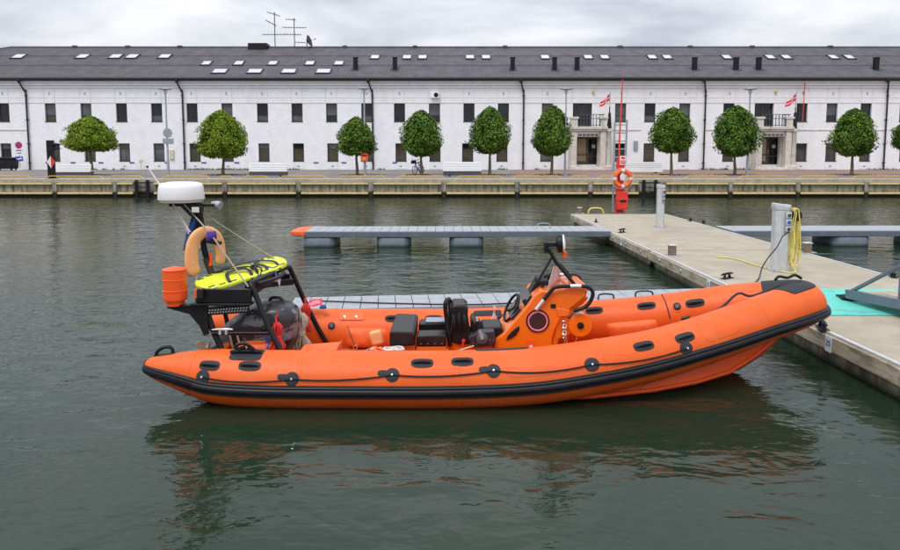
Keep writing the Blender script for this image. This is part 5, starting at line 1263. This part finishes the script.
mb.build('screw','chrome',tu)
mb=MB(); q=W(463.3,343,8.5); mb.tube([q+Vector((-.01,0,-.07)),q+Vector((0,0,.02))],[.014,.016],8); mb.tube([q+Vector((0,0,.02)),q+Vector((.01,0,.05))],[.024,.02],8); mb.build('kill_switch','red',boat)
mb=MB(); 
for k in range(9): q=W(457+2.0*k,351-.62*k,8.47); mb.lathe(q,[(.0,-.012),(.016,0),(.0,.012)],8)
mb.build('kill_cord','rope_white',boat)
# lever unit on the far side, cleat-like grey fittings and rope by the wheel
s,phi=pick('far',489,313); mb=MB(); tpatch(mb,'far',s,phi,.22,.06,.012,'rect',pw=6); mb.build('wear_pad','patch',boat)
mb=MB(); mb.tube([W(494,306,9.5),W(494.5,314,9.5),W(496,322,9.5)],.012,6); mb.tube([W(495.5,307,9.5),W(493.5,315,9.5),W(492,322,9.5)],.012,6); mb.build('hanging_line','rope_white',boat)

# ---------------- stern arch, platform, mast
m_='black_metal'
N0=W(251,284,8.45); F0=W(288,267.5,9.5)
mb=MB(); tr=.036
mb.tube(cr([W(284.5,357,8.28),W(268.5,327,8.36),W(254.5,292,8.44),W(251.2,285,8.47),W(254,281.8,8.55),W(268,275.5,8.95),W(284,268.2,9.42),W(288.5,267.6,9.52),W(291,270.5,9.56),W(305,302,9.62),W(318,328,9.66),W(331,351,9.68)],6),tr,12)
mb.build('stern_arch',m_,boat)
mb=MB(); mb.tube(cr([W(258,284,8.5),W(270,280.5,8.7),W(280,276.5,9.0),W(284,273,9.3)],5),.028,10); mb.tube([W(253,286,8.55),W(292,283.5,9.55)],.026,8); mb.obox((W(270,284.5,9.0)),(.26,.25,0),(-.02,.02,0),(0,0,.035)); mb.build('arch_brace',m_,boat)
mb=MB(); mb.tube([W(203,299,8.45),W(213,330,8.42),W(224.5,356,8.40)],.040,10); mb.build('rear_leg',m_,boat); mb=MB(); mb.tube([W(222,300,9.5),W(229,330,9.5),W(238,352,9.5)],.034,10); mb.build('rear_leg',m_,boat)
mb=MB(); a=W(197,297.5,8.42); b2=W(252,297,8.42); mb.box(a.x,b2.x,8.36,8.42,a.z-.055,a.z+.12); mb.box(a.x,b2.x+.25,9.42,9.48,a.z-.03,a.z+.12); mb.box(a.x,a.x+.06,8.42,9.42,a.z-.0,a.z+.10); mb.box(b2.x-.06,b2.x,8.42,9.42,a.z,a.z+.10); mb.box(a.x-.05,b2.x+.02,8.30,8.46,a.z-.085,a.z-.058); mb.box(a.x+.06,b2.x-.06,8.42,9.42,a.z+.01,a.z+.03); plat=mb.build('platform',m_,boat,bevel=.006)
q=W(202,292.5,8.34); mb=MB(); mb.box(q.x-.05,q.x+.03,8.29,8.36,q.z-.07,q.z+.06); mb.mi(1).box(q.x-.085,q.x-.052,8.29,8.36,q.z-.07,q.z+.05); mb.build('navigation_light',['screen','drum'],plat,bevel=.008)
# perforated bar
a=W(202,312,8.38); b2=W(248.5,308.8,8.38); d=(b2-a).normalized(); upv=Vector((0,0,1)); mb=MB(); mb.obox((a+b2)/2+Vector((0,.02,0)),(b2-a)/2,(0,.02,0),upv*.052); mb.mi(1)
n=16
for k in range(n):
    for r in (-1,1): q=a+(b2-a)*((k+.5+(0 if r<0 else .25))/(n+.3)); mb.lathe((q.x,8.378,q.z+r*.017),[(.0125,.0),(.0125,-.004)],10,'Y')
mb.build('perforated_step',['black_metal','chrome'],boat)
# side rail with horn cleat
a=W(212,333.2,8.38); b2=W(269,333.2,8.38); mb=MB(); mb.tube([a,b2],.026,10); mb.tube([W(262,330.5,8.4),W(290,310.5,8.9),W(296,306.5,9.0)],.026,10); mb.build('side_rail','black_metal',boat)
a=W(212,329.8,8.36); b2=W(233,329.6,8.36); mb=MB(); mb.tube([a,a+(b2-a)*.2+Vector((0,0,.004)),b2-(b2-a)*.2+Vector((0,0,.004)),b2],[.012,.018,.018,.012],10)
for f in (.38,.68): q=a+(b2-a)*f; mb.tube([q,q+Vector((0,.0,-.06))],[.016,.024],8)
mb.build('horn_cleat','chrome',boat)
# arm carrying the orange drum
mb=MB(); q0=W(174,305.8,8.42); q1=W(197,308,8.42); mb.prism([(q0.x-.06,q0.z-.02),(q0.x-.06,q0.z+.02),(q1.x+.16,q1.z+.06),(q1.x+.16,q1.z-.34),(q1.x+.10,q1.z-.36),(q1.x+.04,q1.z-.22),(q1.x-.08,q1.z-.07)],8.36,8.40); mb.box(q0.x-.06,q1.x+.15,8.34,8.44,q0.z-.0,q0.z+.03); mb.build('drum_arm',m_,boat,bevel=.006)
bt=W(175.5,299.5,8.42); tp=W(174.5,269,8.42); r=.152; h=tp.z-bt.z; mb=MB(); mb.lathe((bt.x,8.42,bt.z),[(.08,-.075),(.115,-.07),(.115,-.005),(r*.97,0),(r*1.0,.012),(r,.04),(r,h*.30),(r+.006,h*.31),(r+.006,h*.325),(r*.99,h*.335),(r*.985,h*.65),(r+.003,h*.66),(r+.003,h*.675),(r*.975,h*.685),(r*.97,h*.975),(r*1.02,h*.98),(r*1.02,h),(r*.7,h+.008),(r*.45,h+.025),(.03,h+.025)],40); mb.build('orange_drum','drum',boat,ang=30)
# mast and radar
mb=MB(); mb.tube(cr([W(214.5,285,8.95),W(210,268,8.95),W(204,248,8.95),W(203,232,8.95),W(200,215,8.95),W(198,204,8.95)],5),.042,10); mb.mi(1); mb.tube([W(206,258,8.91),W(213,277,8.91)],.048,10); mb.build('mast',['black_metal','flagdark'],boat)
c=W(181.5,200.8,8.95); mb=MB(); mb.lathe((c.x,8.95,c.z),[(.20,-.02),(.270,-.012),(.282,.015),(.290,.025),(.296,.05),(.284,.185),(.272,.225),(.245,.248),(.15,.262),(.02,.265)],48,sx=1.03); o=mb.build('radar_dome','radar',boat,ang=45)
MB().lathe((c.x,8.95,c.z),[(.298,.024),(.298,.034)],48,sx=1.03).build('rim','cream',o)
mb=MB(); z=c.z; a=W(170,203,8.95); b2=W(217,203.5,8.95); mb.box(a.x,b2.x,8.90,9.0,z-.075,z-.035); mb.prism([(W(180,204,8.95).x,z-.03),(W(202,204,8.95).x,z-.03),(W(201,214,8.95).x,z-.20),(W(196.5,216,8.95).x,z-.24),(W(192,213,8.95).x,z-.2)],8.86,9.04); mb.build('radar_bracket',m_,boat,bevel=.01)
q=W(197,209.5,8.8); mb=MB(); mb.obox(q,(.062,0,0),(0,.055,0),(0,0,.048)); mb.mi(1).obox(q+Vector((0,-.056,0)),(.05,0,0),(0,.004,0),(0,0,.036)); mb.mi(0).tube([q+Vector((0,0,-.05)),q+Vector((0,0,-.11))],[.035,.015],10); mb.build('floodlight',['black_metal','reflect'],boat,bevel=.006)
q=W(216,205,8.95); mb=MB(); mb.tube([q+Vector((-.06,0,.02)),q+Vector((0,0,.01)),q+Vector((.07,-.02,-.01))],[.03,.05,.062],14); mb.build('hailer','galv',boat)
mb=MB(); mb.tube([W(160.5,186,8.95),W(148,167.5,8.95)],[.013,.010],8); q=W(148,167.5,8.95); mb.mi(1).tube([q,q+Vector((-.015,0,.02))],.016,8); mb.build('whip_aerial',['rope_white','rubber'],boat)
mb=MB(); mb.tube([W(173,204,8.9),W(190,232,8.85)],.013,8); mb.tube([W(170,202,8.98),W(189,234,8.9)],.010,8); mb.build('mast_strut','rope_white',boat)
mb=MB(); mb.tube([W(184,204,8.86),W(210,233,8.70),W(248.5,287,8.44)],.0105,8); mb.tube([W(203,213,9.0),W(250,244,9.3),W(284,264.5,9.5)],.0105,8); mb.build('mast_stay','rope_beige',boat)
q=W(211.5,235.5,8.72); mb=MB(); mb.lathe(q,[(.062,-.05),(.068,-.03),(.066,.03),(.05,.06),(.01,.066)],18); o=mb.build('beacon','purple',boat); MB().obox(q+Vector((.03,0,-.09)),(.085,.02,-.02),(0,.05,0),(.005,0,.022)).build('beacon_bracket',m_,o,bevel=.006)
mb=MB(); mb.tube(cr([W(234,302,9.0),W(236,309,9.0),W(240.5,310.5,9.0),W(243.5,304,9.0)],5),.014,6); mb.build('hanging_cable','rust',boat)

# ---------------- outboard engine, tilted
def sup(x,zc,hh,hw,tilt=0,e=.62,seg=36):
    out=[]
    for k in range(seg):
        a=2*math.pi*k/seg; ca,sa=math.cos(a),math.sin(a); y=hw*math.copysign(abs(ca)**e,ca); z=hh*math.copysign(abs(sa)**e,sa); out.append(Vector((x+tilt*z,YC+y,zc+z)))
    return out
secs_e=[(-3.20,.44,.06,.10,-.1),(-3.19,.45,.16,.20,-.12),(-3.10,.50,.235,.265,-.13),(-2.9,.56,.30,.30,-.1),(-2.72,.60,.355,.325,-.06),(-2.5,.635,.40,.335,-.02),(-2.36,.645,.385,.325,.06),(-2.24,.64,.335,.30,.12),(-2.16,.635,.25,.24,.16),(-2.12,.63,.13,.15,.18)]
mb=MB(); mb.loft([sup(*a) for a in secs_e]); eng=mb.build('outboard_engine','cowl',boat,ang=60,sub=1)
mb=MB(); mb.loft([sup(-3.13,.47,.20,.28,-.12),sup(-3.02,.515,.262,.298,-.12),sup(-2.97,.53,.27,.30,-.12)]); mb.build('cowl_band','cowlgrey',eng,ang=60)
mb=MB(); mb.loft([[Vector((x,YC+s*w_,z+dz)) for s,dz in ((-1,-hh),(1,-hh),(1,hh),(-1,hh))] for x,z,hh,w_ in ((-3.12,.36,.15,.17),(-3.35,.27,.12,.09),(-3.62,.24,.09,.06),(-3.74,.24,.06,.05))]); mb.build('engine_leg','cowlgrey',eng,bevel=.03,seg=3)
mb=MB(); q=W(206,347,8.75)
for bl in ([(206,349),(201,350),(195.5,345),(197,342),(203,340.5),(206.5,344)],[(206,348),(207,344),(210,340.5),(212.5,342),(210,347),(208,350)],[(205,347),(208,347),(210,353),(206,356),(203,353)]):
    mb.plate([W(p,r,8.75+.012*(p-206)) for p,r in bl],(.004,-.014,0))
mb.tube([q+Vector((-.03,0,0)),q+Vector((.04,0,0))],[.025,.035],12); mb.build('propeller','cream',eng,bevel=.004)
mb=MB(); q=W(276,301.5,9.0); mb.tube(cr([q+Vector((-.10,0,-.02)),q+Vector((-.06,0,.05)),q+Vector((.06,0,.05)),q+Vector((.1,0,-.02))],4),.022,8); mb.build('lifting_eye','rubber',eng)
mb=MB()
for x0_,x1_,y in ((229,234,8.6),(236,242,8.58)): mb.tube(cr([W(x0_,332,y),W((x0_+x1_)/2-.5,340,y),W(x1_,353,y)],4),.014,6)
mb.build('tilt_line','rope_beige',eng)
# orange bolster beside the engine, with blue strap
a=W(240,346.5,8.52); b2=W(270,345.5,8.52); mb=MB(); mb.tube([a+Vector((-.04,0,-.06)),a+Vector((-.02,0,-.04)),a+Vector((.02,0,-.04)),b2+Vector((-.03,0,-.04)),b2+Vector((0,0,-.04)),b2+Vector((.02,0,-.06))],[.03,.09,.105,.105,.095,.04],16); o=mb.build('bolster','bag',boat)
mb=MB(); mb.tube([b2+Vector((-.01,math.cos(q_)*.115,math.sin(q_)*.115-.04)) for q_ in [2*math.pi*k/20 for k in range(20)]],.016,6,closed=True); mb.tube(cr([b2+Vector((-.02,-.05,.06)),b2+Vector((-.06,-.04,.14)),b2+Vector((-.055,-.03,.22))],4),.012,6); mb.tube(cr([b2+Vector((.0,-.05,.06)),b2+Vector((-.02,-.04,.14)),b2+Vector((-.01,-.03,.22))],4),.012,6); mb.build('strap','blue',o)
a=W(297,353,8.42); b2=W(338,352,8.42); mb=MB(); mb.prism([(a.x,a.z-.1),(b2.x,b2.z-.1),(b2.x,b2.z+.075),(b2.x-.03,b2.z+.045),(a.x+.03,a.z+.02),(a.x,a.z-.02)],8.25,8.75); mb.build('side_locker','bag',boat,bevel=.02)

# ---------------- loose gear on the boat: things of their own
# spine board
Pn=W(197,289,8.50); Pf=W(284,261.5,9.48); d=(Pf-Pn); Ld=d.length; d=d.normalized(); wv=Vector((.40,-.44,-.13)); wv=(wv-d*wv.dot(d)).normalized(); nv=d.cross(wv); nv=nv if nv.z>0 else -nv
t=thing('spine_board',(Pn+Pf)/2,'neon yellow spine board with dark straps lying on the stern frame','spine board')
hwf=lambda q: .228*(1-max(0,(.30-q)/.30)**2*.45)*(1-max(0,(q-.72)/.28)**2*.42)*min(1,(min(q,1-q)/.035))**.45 if 0<q<1 else .02
def rowp(q,zc,sg,inset=0): return Pn+d*Ld*q+wv*sg*(hwf(q)-inset)+nv*zc
rings=[]; K=44
for k in range(K+1):
    q=.002+.996*k/K; w_=hwf(q); ring=[]
    for s,z in ((-1,.0),(-1,.03),(-.93,.048),(-.6,.05),(0,.042),(.6,.05),(.93,.048),(1,.03),(1,.0),(.85,-.012),(-.85,-.012)): ring.append(Pn+d*Ld*q+wv*w_*s+nv*z)
    rings.append(ring)
mb=MB(); mb.loft(rings); sb=mb.build('board','board',t,ang=50)
mb=MB()
for q in (.10,.2,.32,.68,.8,.9):
    for s in (-1,1):
        c=Pn+d*Ld*q+wv*s*(hwf(q)*.80)+nv*.05; MB().obox(c,d*.045,wv*.012,nv*.003).build('hand_hole','strap',t)
q=Pn+d*.13+wv*.165+nv*.02; MB().obox(q+wv*.03,d*.055,wv*.006,nv*.026).build('sticker','reflect',t)
rg=random.Random(2)
def strp(pts,w_=.024): 
    mb=MB(); mb.tube(cr(pts,6),w_,8,flat=(1,.35)); return mb
onb=lambda q,s,h=.056: Pn+d*Ld*q+wv*s*hwf(q)+nv*h
for pts in ([(.26,-1.05,.02),(.28,-.8,.07),(.42,-.5,.08),(.55,-.1,.09),(.66,.5,.08),(.60,1.05,.02)],[(.50,1.05,.01),(.53,.6,.08),(.5,.1,.10),(.36,-.2,.075),(.30,.3,.07),(.27,.9,.06)],[(.70,1.05,.02),(.72,.4,.075),(.66,-.1,.09),(.74,-.6,.08),(.76,-1.05,.02)],[(.84,1.05,.02),(.86,.3,.07),(.78,-.3,.08),(.68,-.6,.08),(.5,-.75,.08),(.35,-.9,.065)],[(.60,1.05,.0),(.585,.7,.07),(.62,.3,.11),(.57,.2,.10),(.60,.7,.075),(.565,1.05,.0)]):
    strp([onb(*p) for p in pts]).build('strap','strap',t)
mb=MB(); mb.tube(cr([onb(.62,-.3,.08),onb(.72,.4,.07),onb(.78,.9,.03),onb(.74,1.5,-.1)],5),.010,6); mb.tube(cr([onb(.55,1.05,.03),onb(.58,1.3,-.04),onb(.66,1.25,-.06),onb(.63,1.0,.03)],5),.010,6); mb.build('tie_cord','blue',t)
mb=MB(); q=W(277,281,9.05); mb.plate([q+Vector((-.06,0,.05)),q+Vector((.06,.0,.08)),q+Vector((.03,.02,-.09)),q+Vector((-.03,0,-.05))],(0,.006,0)); o=mb.build('paper_tag','pink' if False else 'labelwhite',base=q); tag(o,'small pale tag hanging under the stern frame by the yellow spine board','tag')
# horseshoe lifebuoy
hc=W(206.5,252,8.85); uu=Vector((.80,.60,0)); vv=Vector((.02,-.05,1)).normalized(); nn=uu.cross(vv)
U=[(-.15,-.30),(-.195,-.20),(-.20,-.06),(-.185,.08),(-.14,.20),(-.06,.27),(.03,.28),(.11,.235),(.165,.14),(.185,.02),(.185,-.10),(.165,-.19)]
path=cr([hc+uu*a+vv*b2 for a,b2 in U],5); n=len(path); rings=[]
for i in range(n):
    a=path[max(0,i-1)]; b2=path[min(n-1,i+1)]; tt=(b2-a).normalized(); sd1=tt.cross(nn).normalized(); f=i/(n-1); e=min(1,min(f,1-f)/.05)**.5; wd=(.092-.030*f)*(.25+.75*e); th=.048*(.3+.7*e)
    rings.append([path[i]+sd1*math.copysign(abs(math.cos(q))**.5,math.cos(q))*wd+nn*math.copysign(abs(math.sin(q))**.5,math.sin(q))*th for q in [2*math.pi*k/20 for k in range(20)]])
t=thing('horseshoe_buoy',hc,'faded orange horseshoe lifebuoy hanging on the stern mast','lifebuoy')
MB().loft(rings).build('float','peach',t,ang=28)
mb=MB()
for i in (8,30): q=path[i]-nn*(-.062 if nn.y<0 else .062); mb.lathe(q,[(.012,-.006),(.012,.006)],10,'Y')
mb.build('eyelet','cream',t); q=path[0]; MB().tube([q,q+Vector((0,0,-.10))],.016,6).build('tail_strap','reflect',t)
q0=path[n-6]; MB().tube(cr([hc+uu*.05+vv*-.02+nn*-.02,hc+uu*.06+vv*-.12,hc+uu*.04+vv*-.2],4),.022,8).build('light_stick','drum',t)
# drooping flag behind the mast
t0=W(195,214,9.05); mb=MB(); nx,nz=10,16
L_px=[(193,212),(190,222),(186,234),(184.5,243),(183,250)]; R_px=[(200,210),(203.5,224),(205,236),(203,247),(196,254.5)]
vs=[]
for k in range(nz+1):
    f=k/nz*(len(L_px)-1); i=min(int(f),len(L_px)-2); g_=f-i
    l=(L_px[i][0]+(L_px[i+1][0]-L_px[i][0])*g_,L_px[i][1]+(L_px[i+1][1]-L_px[i][1])*g_); r2=(R_px[i][0]+(R_px[i+1][0]-R_px[i][0])*g_,R_px[i][1]+(R_px[i+1][1]-R_px[i][1])*g_)
    for j in range(nx+1):
        u=j/nx; vs.append(W(l[0]+(r2[0]-l[0])*u,l[1]+(r2[1]-l[1])*u,9.06+.06*math.sin(u*9+k*.25)*min(1,k/4)))
mb.v=vs
for k in range(nz):
    for j in range(nx):
        mb.f.append((k*(nx+1)+j,k*(nx+1)+j+1,(k+1)*(nx+1)+j+1,(k+1)*(nx+1)+j)); q=j/nx+k*.012
        mb.m.append(0 if q<.52 and not (k>12 and j<3) else (1 if q<.80 and not(7<k<12 and j>6) else 2))
        if k>13: mb.m[-1]=1
tag(mb.build('flag',['flagblue','flagdark','flagwhite'],base=t0),'drooping blue, black and white flag hanging behind the stern mast','flag')
# rope hanks
def hank(px,r0,r1,Y,w0,w1,m,label,seed,n=12):
    rg=random.Random(seed); a=W(px,r0,Y); b2=W(px,r1,Y); h=a.z-b2.z; mb=MB()
    for k in range(n):
        o=(k/(n-1)-.5); yy=rg.uniform(-.05,.05); bot=b2.z+rg.uniform(0,.09)*h
        x0_=a.x+o*w0; xw=a.x+o*.045; xb=a.x+o*w1
        top=a.z-rg.uniform(0,.06)*h; zw=a.z-.52*h
        mb.tube(cr([(a.x+o*w0*.3,Y+yy*.3,top),(x0_-.012,Y+yy,a.z-.2*h),(xw,Y+yy*.5,zw),(xb-.012,Y+yy,a.z-.8*h),(xb+.01,Y+yy,bot),(xb+.028,Y+yy,a.z-.8*h),(xw+.01,Y+yy*.4,zw),(x0_+.02,Y+yy,a.z-.2*h),(a.x+o*w0*.3+.01,Y+yy*.3,top)],4),.0125,6)
    for k in range(4): z=a.z-(.47+.03*k)*h; mb.tube([(a.x+math.cos(q)*.045,Y+math.sin(q)*.05,z+.01*math.sin(q)) for q in [2*math.pi*j/14 for j in range(14)]],.013,6,closed=True)
    mb.tube(cr([(a.x,Y,a.z-.05*h),(a.x-.02,Y+.02,a.z+.05),(a.x+.01,Y+.04,a.z+.09)],4),.013,6)
    tag(mb.build('rope_coil',m,base=(a.x,Y,b2.z)),label,'rope','coiled ropes hung on the stern frame')
hank(301,313,351,9.0,.16,.20,'rope_beige','beige coiled rope hanging from the stern frame beside the engine',1)
hank(277,322,351,8.50,.10,.15,'rope_red','red coiled rope tied to the near leg of the stern frame',2,9)
hank(306,303,333,9.35,.10,.10,'rope_red','red coiled rope half hidden behind the beige rope',3,8)
# red and white cloth on the far tube
q=W(311,304,9.75); mb=MB(); nx=10; vs=[]
for i in range(nx+1):
    for k in range(5): u=i/nx; v=k/4; p=W(303+19*u,306-5.5*u*(v) -1*v*3,9.78+.15*v); vs.append(p+Vector((0,0,.012*math.sin(u*9+v*3))))
mb.v=vs
for i in range(nx):
    for k in range(4): mb.f.append((i*5+k,(i+1)*5+k,(i+1)*5+k+1,i*5+k+1)); mb.m.append(0 if (k in (0,3) or i>8) else 1)
tag(mb.build('pennant',['flagred','pink'],base=q),'crumpled red and pink cloth lying on the far tube at the stern','cloth')
mb=MB(); q=W(323,307,9.8); mb.lathe(q,[(.05,-.02),(.055,0),(.03,.03)],12); tag(mb.build('cap_bottle','flagblue',base=q),'small dark blue bundle on the far tube beside the red cloth','bundle')
# things lying between seats and near tube
rg=random.Random(12); q=W(394,353,8.22); mb=MB()
for k in range(6): a_=.11+rg.uniform(-.02,.015); zz_=.012*k+rg.uniform(-.004,.004); mb.tube([(q.x+math.cos(a)*a_*1.15,q.y+math.sin(a)*a_*.6,q.z+.0+zz_+.008*math.sin(3*a+k)) for a in [2*math.pi*j/22 for j in range(22)]],.011,6,closed=True)
tag(mb.build('rope_coil','rope_white',base=q),'small off-white coil of rope beside the big black bench seat','rope')
q=W(377,338,9.3); mb=MB(); mb.obox(W(376.5,337.5,9.35),(.085,0,.02),(0,.05,0),(-.025,0,.10)); tag(mb.build('dry_bag','peach',base=W(376.5,344,9.35),bevel=.03,seg=3),'pale orange folded bag leaning on the far tube','bag')
mb=MB()
for k in range(16):
    a=rg.uniform(0,6.28); 
    c_=W(374+rg.uniform(-6,8),351+rg.uniform(-2,.5),8.7); mb.obox(c_,Vector((math.cos(a)*.06,math.sin(a)*.06,.01)),Vector((-math.sin(a)*.03,math.cos(a)*.03,.012)),(0,0,.006)); mb.cur=k%3
tag(mb.build('strap_bundle',['peach','cream','bag'],base=W(374,352,8.7)),'tangle of pale straps on the deck left of the black bench seat','straps')
